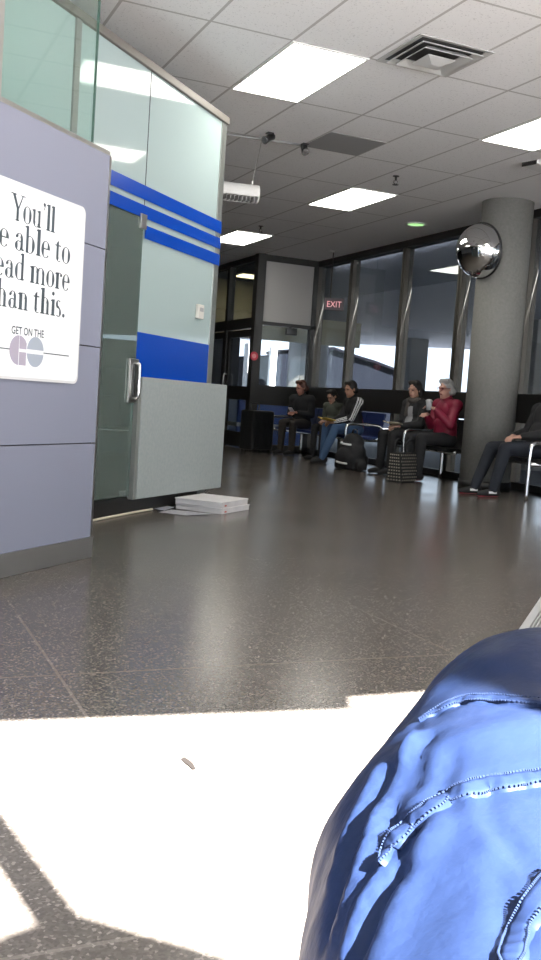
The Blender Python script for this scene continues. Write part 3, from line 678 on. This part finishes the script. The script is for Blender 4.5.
def person(label, loc, rz, skin, jacket, trousers, shoe, hair, sc=1.0, lean=.0, turn=0.0, nod=0.0, hands=None, feet=None, knees=None, hair_len='short', extra=None, sides=None, slouch=0.0):
    """seated figure, +Y = facing direction, seat top at z .44"""
    S = lambda x, y, z: V((x * sc, y * sc, .44 + (z - .44) * sc))
    root_l = lambda v: v
    pel = S(0, .03 + slouch, .545); bel = S(0, .02 + lean * .35 + slouch * .7, .70); che = S(0, lean * .7 + slouch * .2, .88); nk = S(0, lean * .95, 1.015)
    hc = S(0, .035 + lean * 1.15, 1.145)
    shL, shR = S(-.18, lean * .85, .955), S(.18, lean * .85, .955)
    hands = hands or [(-.07, .30, .64), (.07, .30, .64)]
    hl, hr = S(*hands[0]), S(*hands[1])
    knees = knees or [(-.11, .45, .53), (.11, .45, .53)]; feet = feet or [(-.11, .47, .09), (.11, .47, .09)]
    kl, kr = S(*knees[0]), S(*knees[1]); kl.z = max(kl.z, .3); kr.z = max(kr.z, .3)
    fl_, fr_ = V((feet[0][0] * sc, feet[0][1] * sc, feet[0][2])), V((feet[1][0] * sc, feet[1][1] * sc, feet[1][2]))
    hipL, hipR = S(-.09, .02 + slouch, .535), S(.09, .02 + slouch, .535)
    def elbow(sh, h, side):
        mid = (sh + h) / 2; d = (h - sh); L = .27 * sc; half = d.length / 2
        off = math.sqrt(max(L * L - half * half, .0009)); o = V((side * .55, -.55, -.75)); dn = d.normalized(); o = (o - dn * o.dot(dn)).normalized(); return mid + o * off
    el, er = elbow(shL, hl, -1), elbow(shR, hr, 1)
    def limbs(bm, g):
        for a, k, f in ((hipL, kl, fl_), (hipR, kr, fr_)):
            capsule(bm, a, k, (.080 + g) * sc, (.060 + g) * sc); capsule(bm, k, f + V((0, 0, .0)), (.058 + g) * sc, (.040 + g) * sc)
        ellipsoid(bm, pel, ((.165 + g) * sc, (.12 + g) * sc, (.105 + g * .4) * sc))
    def torso(bm, g):
        ellipsoid(bm, (pel + bel) / 2, ((.15 + g) * sc, (.11 + g) * sc, .15 * sc)); ellipsoid(bm, bel, ((.145 + g) * sc, (.105 + g) * sc, .15 * sc)); ellipsoid(bm, che, ((.165 + g) * sc, (.11 + g) * sc, .165 * sc))
        capsule(bm, shL, shR, (.062 + g) * sc, (.062 + g) * sc)
        capsule(bm, che, nk, (.09 + g * .5) * sc, (.06 + g * .6) * sc)
    def arms(bm, g, cut=1.0):
        for a, e, h in ((shL, el, hl), (shR, er, hr)):
            capsule(bm, a, e, (.052 + g) * sc, (.042 + g) * sc); capsule(bm, e, e.lerp(h, cut), (.042 + g) * sc, (.029 + g * .8) * sc)
    HR = Matrix.Translation(hc) @ Euler((nod, 0, turn)).to_matrix().to_4x4() @ Matrix.Scale(sc ** .6, 4)
    # body
    bm = NB(); limbs(bm, 0); torso(bm, 0); arms(bm, 0)
    capsule(bm, nk - V((0, 0, .03)), hc - V((0, .0, .03)), .052 * sc, .048 * sc)
    hb_ = NB()
    ellipsoid(hb_, (0, -.01, .03), (.072, .092, .098)); ellipsoid(hb_, (0, .025, -.045), (.055, .062, .072)); capsule(hb_, (0, .062, -.098), (0, .066, -.096), .022, .022)
    capsule(hb_, (0, .086, .018), (0, .108, -.018), .010, .0135); ellipsoid(hb_, (0, .086, -.055), (.024, .012, .012)); ellipsoid(hb_, (0, .082, .032), (.05, .014, .012))
    for sx in (-1, 1): ellipsoid(hb_, (sx * .074, -.012, .0), (.010, .022, .032), (0, 0, sx * -.3)); ellipsoid(hb_, (sx * .031, .080, .012), (.013, .008, .008))
    bmesh.ops.transform(hb_, matrix=HR, verts=hb_.verts); tmpm = bpy.data.meshes.new('h'); hb_.to_mesh(tmpm); hb_.free(); bm.from_mesh(tmpm); bpy.data.meshes.remove(tmpm)
    for e, h, s_ in ((el, hl, -1), (er, hr, 1)): hand(bm, h, (h - e).normalized() * .7 + V((-s_ * .35, .5, -.05)), V((s_ * .35, -.1, 1)), sc)
    bm = fuse('body', bm, .0075, 2)
    HI = HR.inverted()
    for f in bm.faces:
        p = HI @ f.calc_center_median()
        if p.y > .07 and abs(abs(p.x) - .031) < .013 and abs(p.z - .012) < .007: f.material_index = 2
        elif p.y > .07 and abs(p.x) < .022 and abs(p.z + .055) < .008: f.material_index = 1
    body = link('person', bm, [skin, M_lip, M_eye], None, True); tag(body, label, 'person'); body.location = loc; body.rotation_euler = (0, 0, rz)
    bm = NB(); torso(bm, .022); arms(bm, .016, .93); ellipsoid(bm, pel + V((0, 0, .02)), (.175 * sc, .14 * sc, .08 * sc)); bm = fuse('jacket', bm, .010, 3)
    if sides:
        for f in bm.faces:
            c = f.calc_center_median(); f.material_index = sides(c, el, er, hl, hr, shL, shR)
    link('jacket', bm, jacket, body, True)
    bm = NB(); limbs(bm, .014); bm = fuse('trousers', bm, .010, 3); link('trousers', bm, trousers, body, True)
    for a in (fl_, fr_):
        bm = NB(); g = V((a.x, a.y, 0)); capsule(bm, g + V((0, -.045, .052)), g + V((0, .09, .045)), .044 * sc, .040 * sc); capsule(bm, g + V((0, -.03, .07)), g + V((0, -.01, .12)), .045 * sc, .048 * sc); capsule(bm, g + V((0, .09, .045)), g + V((0, .16, .035)), .040 * sc, .033 * sc)
        bm = fuse('shoe', bm, .008, 2)
        for v in bm.verts:
            if v.co.z < .004: v.co.z = .004
        for f in bm.faces:
            if f.calc_center_median().z < .018: f.material_index = 1
            elif abs(f.calc_center_median().z - .055) < .012 and abs(f.calc_center_median().y - a.y - .03) < .05 : f.material_index = 2
        so = link('shoe', bm, shoe, body, True)
    bm = NB(); ellipsoid(bm, (0, -.022, .045), (.083, .096, .098))
    if hair_len == 'short':
        capsule(bm, (-.05, -.05, -.02), (.05, -.05, -.02), .05, .05); capsule(bm, (-.05, .035, .105), (.05, .04, .105), .03, .03)
    else:
        capsule(bm, (-.05, -.06, -.02), (.05, -.06, -.02), .055, .055); capsule(bm, (-.045, .03, .105), (.05, .03, .105), .034, .034)
        for sx in (-1, 1): capsule(bm, (sx * .07, -.02, .04), (sx * .075, -.03, -.09 if hair_len == 'long' else -.04), .03, .025)
    bmesh.ops.transform(bm, matrix=HR, verts=bm.verts); bm = fuse('hair', bm, .009, 2)
    for v in bm.verts: v.co += v.normal * .004 * noise.noise(v.co * 60)
    ho = link('hair', bm, hair, body, True)
    return body, dict(HR=HR, hl=hl, hr=hr, nk=nk, che=che, sc=sc)

M_blk1 = mat('cloth_black', (.012, .012, .014), .8); M_blk2 = mat('cloth_charcoal', (.014, .014, .016), .85); M_den = mat('cloth_denim', (.05, .10, .20), .8); M_red = mat('cloth_red', (.22, .008, .035), .55)
M_grn = mat('cloth_grey_green', (.065, .07, .055), .85); M_brn = mat('cloth_brown', (.026, .021, .018), .85); M_strip = mat('cloth_white_stripe', (.6, .6, .62), .7); M_scarf = mat('cloth_scarf', (.07, .06, .055), .9); M_shirt = mat('cloth_grey_shirt', (.30, .30, .32), .8)
S1, S2, S3, S4, S5, S6 = (skin_mat(k, c) for k, c in (('a', (.42, .20, .15)), ('b', (.36, .20, .14)), ('c', (.34, .18, .12)), ('d', (.45, .26, .19)), ('e', (.50, .28, .22)), ('f', (.48, .27, .21))))
H_aub, H_dk, H_gr = mat('hair_auburn', (.07, .025, .015), .6), mat('hair_dark', (.012, .010, .009), .6), mat('hair_grey', (.34, .34, .34), .6)
shoe_blk = [M_blk1, M_blk1, M_blk1]
p1, i1 = person('auburn haired person in a dark jacket at the far end of the far bench', (6.98, 14.72, 0), PI / 2 + .55, S1, M_blk2, M_brn, shoe_blk, H_aub, .97, .07, -.25, -.25, [(-.05, .27, .72), (.06, .28, .72)], hair_len='mid')
p2, i2 = person('small dark haired child in a grey green top, seated between two people', (6.96, 13.48, 0), PI / 2 + .35, S2, M_grn, M_blk2, shoe_blk, H_dk, .80, .09, .0, -.40, [(-.06, .30, .66), (.07, .30, .66)])
def stripes(c, el, er, hl, hr, shL, shR):
    for s_, e, h, side in ((shL, el, hl, -1), (shR, er, hr, 1)):
        for a, b_ in ((s_, e), (e, h)):
            d = b_ - a; t_ = max(0, min(1, (c - a).dot(d) / d.length_squared)); p = c - (a + d * t_)
            if p.length < .085:
                n_ = p.normalized(); out = V((side, 0, .35)).normalized(); k = n_.dot(out)
                w = d.normalized().cross(out); ang = math.degrees(math.asin(max(-1, min(1, n_.dot(w)))))
                if k > .2 and any(abs(ang - q) < 9 for q in (-24, 4, 32)): return 1
                return 0
    return 2 if c.y < -.03 else 0
p3, i3 = person('man in a black track jacket with white sleeve stripes and blue jeans', (6.98, 12.80, 0), PI / 2 - .05, S3, [M_blk1, M_strip, M_red], M_den, shoe_blk, H_dk, .97, .10, .25, -.20, [(-.08, .42, .63), (.06, .42, .64)], knees=[(-.13, .42, .53), (.12, .46, .55)], feet=[(-.16, .62, .09), (.10, .50, .09)], sides=stripes)
p4, i4 = person('woman with dark hair, scarf and dark coat over a grey top, holding an open book', (7.00, 11.18, 0), PI / 2 + .12, S4, [M_blk1, M_shirt], M_blk1, shoe_blk, H_dk, 1.0, .02, .18, -.12, [(-.09, .33, .66), (.05, .33, .66)], hair_len='long', sides=lambda c, *a: 1 if (c.y > .06 and abs(c.x) < .07 and c.z > .66 and c.z < .93) else 0)
p5, i5 = person('woman with short grey hair and glasses in a red jacket beside the column', (6.96, 10.36, 0), PI / 2 + .05, S5, M_red, M_blk1, [M_blk1, M_red, M_blk1], H_gr, 1.03, .03, .12, -.06, [(-.10, .28, .90), (.04, .30, .82)], hair_len='mid')
M_shw = mat('shoe_white_sole', (.7, .7, .7), .5); M_shr = mat('shoe_red', (.40, .03, .05), .5)
p6, i6 = person('person in black jacket, dark jeans and red white trainers, right of the column', (6.98, 8.56, 0), PI / 2 - .05, S6, M_blk1, mat('cloth_dark_jeans', (.010, .013, .021), .8), [M_blk1, M_shr, M_shw], H_dk, 1.04, -.10, 0, 0, [(.0, .24, .66), (.12, .26, .66)], knees=[(-.14, .52, .53), (.14, .50, .52)], feet=[(-.10, .60, .09), (.16, .66, .09)])
# scarf, glasses as clothing children
bm = NB(); c = i4['nk']; tube(bm, [c + V((.085 * math.cos(2 * PI * k / 24), .085 * math.sin(2 * PI * k / 24) + .015, -.005 + .012 * math.sin(5 * PI * k / 12))) for k in range(24)], .038, 10, True); capsule(bm, c + V((.03, .10, -.02)), c + V((.05, .12, -.20)), .034, .03); bm = fuse('scarf', bm, .009, 2); link('scarf', bm, M_scarf, p4, True)
bm = NB()
for sx in (-1, 1):
    tube(bm, [(sx * .033 + .024 * math.cos(2 * PI * k / 16), .098, .012 + .019 * math.sin(2 * PI * k / 16)) for k in range(16)], .003, 6, True); tube(bm, [(sx * .056, .097, .016), (sx * .083, .0, .016)], .003, 6)
tube(bm, [(-.01, .1, .014), (.01, .1, .014)], .003, 6); bmesh.ops.transform(bm, matrix=i5['HR'], verts=bm.verts); link('glasses', bm, mat('glasses_red', (.25, .04, .05), .3), p5)

def world_of(p, v): return Matrix.Translation(p.location) @ p.rotation_euler.to_matrix().to_4x4() @ v
def hands_mid(p, i, dz=.0, dy=.06): return world_of(p, (i['hl'] + i['hr']) / 2 + V((0, dy, dz)))
# things held
def open_book(name, label, cat, p, rz, cov, pg, w=.13, d=.19, tilt=.5):
    t = empty(name, label, cat, p, rz)
    for s in (-1, 1):
        b = NB(); M = Matrix.Rotation(tilt * .35, 4, 'X') @ Matrix.Rotation(s * -.18, 4, 'Y'); box(b, (0 if s > 0 else -w, -d / 2, -.008), (w if s > 0 else 0, d / 2, -.004), M); link('cover', b, cov, t)
        b = NB(); box(b, (.001 if s > 0 else -w + .005, -d / 2 + .004, -.004), (w - .005 if s > 0 else -.001, d / 2 - .004, .004), M); link('pages', b, pg, t)
open_book('book', 'yellow book held low by the man in the striped track jacket', 'book', hands_mid(p3, i3, .02, .10), PI / 2, mat('book_yellow', (.55, .36, .05), .6), mat('paper_yellow', (.62, .45, .12), .7))
open_book('book', 'pale open book in the hands of the dark haired woman with the scarf', 'book', hands_mid(p4, i4, .02, .08), PI / 2 + .1, mat('book_tan', (.40, .36, .26), .6), mat('paper_cream', (.52, .48, .38), .7), .12, .17)
t = empty('phone', 'pale phone held by the auburn haired person on the far bench', 'phone', hands_mid(p1, i1, .03, .08), PI / 2 + .5)
b = NB(); box(b, (-.04, -.006, -.07), (.04, .006, .07), Matrix.Rotation(-.9, 4, 'X'), .004); link('case', b, mat('phone_case', (.50, .46, .48), .4), t)
b = NB(); box(b, (-.035, -.008, -.06), (.035, -.0065, .06), Matrix.Rotation(-.9, 4, 'X')); link('screen', b, mat('phone_screen', (.10, .03, .035), .2), t)
cp = world_of(p5, i5['hl'] + V((.02, .085, -.02)))
t = empty('cup', 'clear drinking cup held up by the woman in the red jacket', 'cup', cp)
b = NB(); lathe(b, [(0, 0), (.030, 0), (.040, .11), (.037, .11), (.028, .004), (0, .004)], 20); link('body', b, mat('cup_plastic', (.35, .36, .38), .2), t, True)
b = NB(); lathe(b, [(.030, .11), (.043, .108), (.043, .118), (.025, .135), (0, .138)], 20); link('lid', b, mat('cup_lid', (.45, .45, .46), .3), t, True)

# ------------------------------------------------------------------ luggage
sc_ = empty('suitcase', 'large black upright suitcase standing left of the far bench', 'suitcase', (6.25, 14.95, 0), math.radians(25))
b = NB(); box(b, (-.27, -.15, .04), (.27, .15, .70), bev=.035); link('shell', b, M_black, sc_)
b = NB()
for k in range(5): box(b, (-.2 + .09 * k, -.157, .10), (-.16 + .09 * k, -.149, .64))
link('ribs', b, M_black, sc_)
b = NB(); tube(b, smooth_path([(-.10, .08, .70), (-.10, .08, .80), (0, .08, .81), (.10, .08, .80), (.10, .08, .70)], 5), .012, 8); link('handle', b, M_black, sc_, True)
for sx in (-1, 1):
    for sy in (-1, 1):
        b = NB(); lathe(b, [(0, -.015), (.03, -.015), (.03, .015), (0, .015)], 16, Matrix.Translation((sx * .22, sy * .1, .0305)) @ Matrix.Rotation(PI / 2, 4, 'Y')); link('wheel', b, M_dark, sc_)
bp_ = empty('backpack', 'black backpack with two pale reflective strips slumped at the end of the far bench', 'backpack', (6.36, 11.75, 0), math.radians(100))
b = NB(); ellipsoid(b, (0, 0, .22), (.24, .17, .21)); ellipsoid(b, (.0, -.02, .38), (.18, .13, .13)); box(b, (-.2, -.14, .006), (.2, .14, .2)); ellipsoid(b, (0, .13, .17), (.17, .10, .14)); capsule(b, (-.2, .0, .1), (-.30, .05, .07), .09, .06)
b = fuse('bag', b, .012, 4)
for v in b.verts:
    v.co += v.normal * .012 * noise.noise(v.co * 9)
    if v.co.z < .004: v.co.z = .004
link('body', b, M_blk1, bp_, True)
for z0, r in ((.10, .258), (.36, .2)):
    b = NB(); P = [V((-.02 + .11 * math.cos(a) * 1.0, .13 + .11 * math.sin(a) - (0 if z0 < .2 else .05), z0 + .01 * math.cos(a))) for a in [math.radians(20 + 140 * k / 10) for k in range(11)]]; tube(b, P, .014, 8); link('strip', b, mat('reflective_strip', (.6, .6, .6), .4), bp_)
b = NB(); tube(b, smooth_path([(-.05, -.03, .49), (-.04, -.03, .55), (.04, -.03, .55), (.05, -.03, .49)], 5), .012, 8); link('grab_handle', b, M_blk2, bp_, True)
# polka dot tote
tp = at_z(413, 487, 0)
tb = empty('tote_bag', 'black tote bag with white polka dots on the floor before the reading women', 'bag', (6.15, 10.05, 0), math.radians(28))
b = NB(); prof = [(-.17, 0), (.17, 0), (.20, .36), (-.20, .36)]
prism(b, prof, lambda u, v, q: V((u, q * (1 - .35 * v / .36), v + .002)), -.11, .11); bmesh.ops.bevel(b, geom=list(b.edges), offset=.02, segments=2, affect='EDGES'); link('body', b, mat('tote_black', (.014, .013, .013), .7), tb)
b = NB(); random.seed(3)
for r_ in range(9):
    for c_ in range(8):
        v_ = .03 + .038 * r_; u_ = (-.15 + .042 * c_ + (.021 if r_ % 2 else 0)) * (1 + .12 * v_ / .36)
        for sg in (-1, 1):
            yy = sg * (.1105 * (1 - .35 * v_ / .36) + .002); R_ = .0085 + .003 * random.random()
            M = Matrix.Translation((u_, yy, v_)) @ Matrix.Rotation(PI / 2, 4, 'X'); lathe(b, [(0, .001 * -sg), (R_, 0)], 8, M) 
    for c_ in range(5):
        v_ = .03 + .038 * r_; y_ = (-.08 + .04 * c_) * (1 - .35 * v_ / .36)
        for sg in (-1, 1):
            M = Matrix.Translation((sg * (.1725 + .03 * v_ / .36), y_, v_)) @ Matrix.Rotation(PI / 2, 4, 'Y'); lathe(b, [(0, 0), (.0095, 0)], 8, M)
link('polka_dot_pattern', b, mat('dot_white', (.38, .35, .29), .7), tb)
for sy in (-1, 1):
    b = NB(); tube(b, smooth_path([(-.09, sy * .07, .35), (-.08, sy * .075, .47), (0, sy * .08, .52), (.08, sy * .075, .47), (.09, sy * .07, .35)], 6), .010, 8); link('strap', b, M_blk1, tb, True)

# ------------------------------------------------------------------ pizza boxes, papers, cord
PB = V((2.61, 7.03, 0)); ang = math.radians(42)
M_card = mat('white_cardboard', (.62, .60, .60), .7, speck=(8, (.55, .53, .53), .2, 3))
def pizza_box(z0, dx, da, label):
    t = empty('pizza_box', label, 'box', (PB.x + dx, PB.y, z0), ang + da, 'stacked flat white boxes')
    b = NB(); box(b, (-.235, -.20, .001), (.235, .20, .034), bev=.002); link('tray', b, M_card, t)
    b = NB(); box(b, (-.24, -.205, .035), (.24, .205, .045), bev=.003); link('lid', b, M_card, t)
    b = NB(); box(b, (.2345, .02, .014), (.2365, .06, .026)); link('vent_hole', b, M_black, t)
    b = NB(); box(b, (-.19, -.2025, .010), (-.16, -.1995, .022)); link('red_mark', b, mat('print_red', (.5, .12, .10), .6), t)
pizza_box(.0, .0, 0, 'flat white pizza box on the floor, lower of the stack of two')
pizza_box(.046, -.01, .03, 'flat white pizza box lying on top of another on the floor')
def paper(name, label, pts, z, col):
    b = NB(); c = sum((V(p) for p in pts), V((0, 0, 0))) / len(pts); poly = [(p[0] - c.x, p[1] - c.y) for p in pts]
    prism(b, poly, lambda u, v, q: V((u, v, z + q + .003 * math.sin(9 * u))), 0, .0015)
    o = link(name, b, col); o.location = (c.x, c.y, 0); tag(o, label, 'newspaper')
def fq(x, y): p = at_z(x, y, 0); return (p.x, p.y, 0)
paper('newspaper', 'loose newspaper sheet on the floor tucked beside the pizza boxes', [fq(158, 512.5), fq(171, 510), fq(196, 513.2), fq(213, 514.6), fq(186, 516)], .004, mat('newsprint', (.36, .36, .38), .8, speck=(30, (.25, .25, .28), .15, 3)))
paper('newspaper', 'crumpled darker paper sheet lying against the booth plinth', [fq(150, 509), fq(160, 506), fq(174, 509), fq(164, 512)], .010, mat('newsprint_dark', (.26, .27, .31), .8))
b = NB(); P = smooth_path([fq(92, 522), fq(112, 518), fq(135, 513.5), fq(152, 510.5)], 6); tube(b, [p + V((0, 0, .010)) for p in P], .009, 8); tag(link('power_cord', b, mat('cord_cream', (.60, .54, .42), .6), None, True), 'cream cord lying on the floor along the booth plinth', 'cord')
b = NB(); c = at_z(188, 764, 0); prism(b, [(fq(x_, y_)[0] - c.x, fq(x_, y_)[1] - c.y) for x_, y_ in ((181, 759.5), (184, 758.5), (189, 762), (193, 766), (195.5, 770.5), (192, 770), (188, 766), (184, 763))], lambda u, v, q: V((u, v, .002 + q + .003 * math.sin(90 * u))), 0, .002)
o = link('paper_scrap', b, mat('scrap_brown', (.012, .010, .009), .9, spec=.1)); o.location = c; tag(o, 'tiny brown scrap lying on the sunlit floor', 'litter')
# ribbed mat at the right edge
e0, e1 = at_z(521, 630, 0), at_z(541, 600, 0); d = (e1 - e0); d.z = 0; d.normalize(); n_ = V((d.y, -d.x, 0))
mt = empty('floor_mat', 'grey ribbed entrance mat at the frame edge behind the blue knee', 'mat', e0, 0)
b = NB(); prism(b, [(-.25, 0), (1.2, 0), (1.2, 1.2), (-.25, 1.2)], lambda u, v, q: d * u + n_ * v + V((0, 0, q)), .001, .010); link('backing', b, mat('mat_grey', (.20, .20, .20), .8), mt)
b = NB()
for k in range(82): prism(b, [(-.25, .04 + .014 * k), (1.2, .04 + .014 * k), (1.2, .047 + .014 * k), (-.25, .047 + .014 * k)], lambda u, v, q: d * u + n_ * v + V((0, 0, q)), .0101, .018)
link('ribs', b, mat('mat_rib', (.30, .30, .29), .7), mt)
b = NB(); prism(b, [(-.25, 0), (1.2, 0), (1.2, .035), (-.25, .035)], lambda u, v, q: d * u + n_ * v + V((0, 0, q)), .0101, .02); link('edging', b, mat('mat_edge', (.50, .50, .50), .4, metal=.6), mt)

# ------------------------------------------------------------------ knee in the foreground
M_nyl = mat('navy_nylon', (.0080, .0145, .039), .42, spec=.06, coat=0, bump=(70, .10))
M_nyl.node_tree.nodes['Principled BSDF'].inputs['Sheen Weight'].default_value = 0
M_nyl.node_tree.nodes['Principled BSDF'].inputs['Sheen Roughness'].default_value = .35
bm = NB()
def cpx(px, py, f): return cam3((px - 270.5) / FPX * f, -(py - 480) / FPX * f, f)
LEG = [(cam3(.17, -.40, .0), .115), (cpx(560, 1190, .35), .098), (cpx(520, 1012, .45), .107), (cpx(520, 922, .52), .1165), (cpx(534, 842, .58), .1055), (cpx(550, 776, .62), .096)]
KN = LEG[-1][0]; AN = KN + V((.02, .02, 0)); AN.z = .10
def chain(Q):
    for (a, ra), (b_, rb) in zip(Q, Q[1:]): capsule(bm, a, b_, ra, rb, 40)
chain(LEG); chain([(KN, .096), (KN.lerp(AN, .3), .092), (AN, .065)])
FT = AN + V((.06, .12, -.05)); capsule(bm, AN, FT, .06, .045, 24)
bm = fuse('leg', bm, .0055, 14)
# folds: ridges and hollows along pixel paths carried onto the cloth
bvh = BVHTree.FromBMesh(bm)
def cast(px, py):
    h = bvh.ray_cast(EYE, ray(px, py).normalized()); return h[0], h[1]
def path3(pts, n=8):
    out = []
    for p in smooth_path([(x, y, 0) for x, y in pts], n):
        h, nn = cast(p.x, p.y)
        if h: out.append((h, nn))
    return out
FOLDS = [([(424, 738), (408, 765), (394, 795), (388, 828)], -.006, .0055), ([(416, 738), (392, 785), (372, 838), (352, 890), (330, 945)], .0075, .0065), ([(392, 770), (366, 830), (346, 885), (328, 945)], -.0065, .0065), ([(378, 772), (352, 832), (336, 880)], .004, .006),
         ([(398, 872), (378, 905), (362, 955)], -.0065, .006), ([(388, 868), (366, 905), (350, 955)], .006, .006), ([(432, 828), (404, 872), (388, 915), (378, 958)], .0045, .010), ([(414, 830), (396, 868)], -.004, .005), ([(482, 796), (490, 826), (512, 848), (527, 876)], -.0045, .0035), ([(476, 798), (484, 832), (505, 858), (520, 884)], .003, .005), ([(500, 862), (506, 900), (512, 940)], -.003, .004),
         ([(430, 762), (448, 744), (482, 732), (532, 726)], .0025, .012), ([(452, 752), (447, 772), (440, 790)], -.003, .004), ([(424, 760), (414, 785)], -.0035, .004), ([(440, 690), (470, 668), (510, 664), (541, 675)], .003, .016), ([(424, 718), (449, 707), (473, 701), (507, 702), (541, 707)], -.002, .005)]
folds = [([h for h, nn in path3(p, 10)], a, w) for p, a, w in FOLDS]
SEAMS = [([(382, 866), (395, 842), (420, 818), (449, 798), (482, 788), (520, 782), (560, 776)], .0125, .0016), ([(420, 722), (449, 706), (473, 700), (507, 701), (560, 706)], .008, .0012), ([(509, 980), (514, 955), (524, 925), (545, 893), (560, 875)], .012, .0016)]
puck = []
for P_, w_, r_ in SEAMS:
    P = [h for h, nn in path3(P_, 16)]; acc = [0]
    for a, c_ in zip(P, P[1:]): acc.append(acc[-1] + (c_ - a).length)
    puck.append((P, acc, w_))
bm.normal_update()
near = [v for v in bm.verts if (v.co - KN).length < .5]
for v in near:
    dsp = 0
    for P, a, w in folds:
        if not P: continue
        dd = min((v.co - q).length_squared for q in P)
        if dd < 9 * w * w: dsp += a * math.exp(-dd / (w * w))
    for P, acc, w_ in puck:
        if not P: continue
        dd, i = min(((v.co - q).length_squared, i) for i, q in enumerate(P))
        if dd < .0016: dsp += .0013 * math.sin(acc[i] * 2 * PI / .017 + 1.5 * math.sin(acc[i] * 70)) * math.exp(-dd / (w_ * .95) ** 2) - .0012 * math.exp(-(math.sqrt(dd) - w_ * .55) ** 2 / .000012)
    dsp += .0026 * noise.noise(v.co * 12) + .0014 * noise.noise(v.co * 36) + .0009 * abs(noise.noise(V((v.co.x * 60, v.co.y * 25, v.co.z * 30))))
    v.co += v.normal * dsp
bmesh.ops.smooth_vert(bm, verts=bm.verts, factor=.35, use_axis_x=True, use_axis_y=True, use_axis_z=True)
bm.normal_update(); bvh = BVHTree.FromBMesh(bm)
knee = link('person', bm, M_nyl, None, True); tag(knee, 'bent knee of a seated person in shiny navy nylon trousers filling the lower corner', 'person')
M_thr = mat('pale_thread', (.013, .021, .048), .8, spec=.05)
M_tape = mat('navy_seam', (.0080, .0145, .039), .45, spec=.06)
def seam(pts, width, raised=.0016):
    P = path3(pts, 14)
    if len(P) < 4: return
    for _ in range(3): P = [P[0]] + [((P[i - 1][0] + P[i][0] * 2 + P[i + 1][0]) / 4, (P[i - 1][1] + P[i][1] * 2 + P[i + 1][1]).normalized()) for i in range(1, len(P) - 1)] + [P[-1]]
    b = NB(); prev = None; st = NB()
    for i, (h, nn) in enumerate(P):
        d_ = (P[min(i + 1, len(P) - 1)][0] - P[max(i - 1, 0)][0]).normalized(); sd_ = nn.cross(d_).normalized(); row = []
        for k in range(7):
            t_ = -1 + k / 3; puck = raised * (1 - t_ ** 4) * (1 + .22 * math.sin(i * .55) + .15 * math.sin(i * 1.3)); tp_ = min(1, .12 + i / 14); row.append(b.verts.new(h + sd_ * (t_ * width / 2 * tp_) + nn * (puck + .0010 - (.0022 if abs(t_) == 1 else 0))))
        if prev:
            for k in range(6): b.faces.new((prev[k], prev[k + 1], row[k + 1], row[k]))
        prev = row
    link('seam', b, M_tape, knee, True)
    for e in (-1, 1):
        Q = [h + nn.cross((P[min(i + 1, len(P) - 1)][0] - P[max(i - 1, 0)][0]).normalized()).normalized() * (e * width * .40 * min(1, .12 + i / 14)) + nn * (raised * .62 + .0013) for i, (h, nn) in enumerate(P)]
        acc = 0
        for a, c_ in zip(Q, Q[1:]):
            L = (c_ - a).length; n2 = max(1, int(L / .005))
            for k in range(n2): tube(st, [a.lerp(c_, (k + .1) / n2), a.lerp(c_, (k + .62) / n2)], .0006, 5)
    link('stitching', st, M_thr, knee)
for P_, w_, r_ in SEAMS: seam(P_, w_, r_)

# ------------------------------------------------------------------ light
w = bpy.data.worlds.new('sky'); SC.world = w; w.use_nodes = True
bg = w.node_tree.nodes['Background']; bg.inputs['Color'].default_value = (.80, .90, 1, 1); bg.inputs['Strength'].default_value = 1.15
sd_ = bpy.data.lights.new('sun', 'SUN'); sd_.energy = 64; sd_.angle = math.radians(.35); sd_.color = (1, .97, .94)
so = bpy.data.objects.new('sun', sd_); COL.objects.link(so); so.location = (2, -20, 20)
az = math.radians(-9.0); el = math.radians(38.0)
dirv = V((math.sin(az) * math.cos(el), math.cos(az) * math.cos(el), -math.sin(el)))
so.rotation_euler = dirv.to_track_quat('-Z', 'Y').to_euler()

SC.view_settings.view_transform = 'Standard'; SC.view_settings.look = 'None'; SC.view_settings.gamma = 1; SC.view_settings.use_curve_mapping = False
SC.view_settings.exposure = 1.5
SC.cycles.max_bounces = 12; SC.cycles.diffuse_bounces = 6; SC.cycles.transparent_max_bounces = 24; SC.cycles.caustics_reflective = False; SC.cycles.caustics_refractive = False
SC.cycles.sample_clamp_indirect = 6
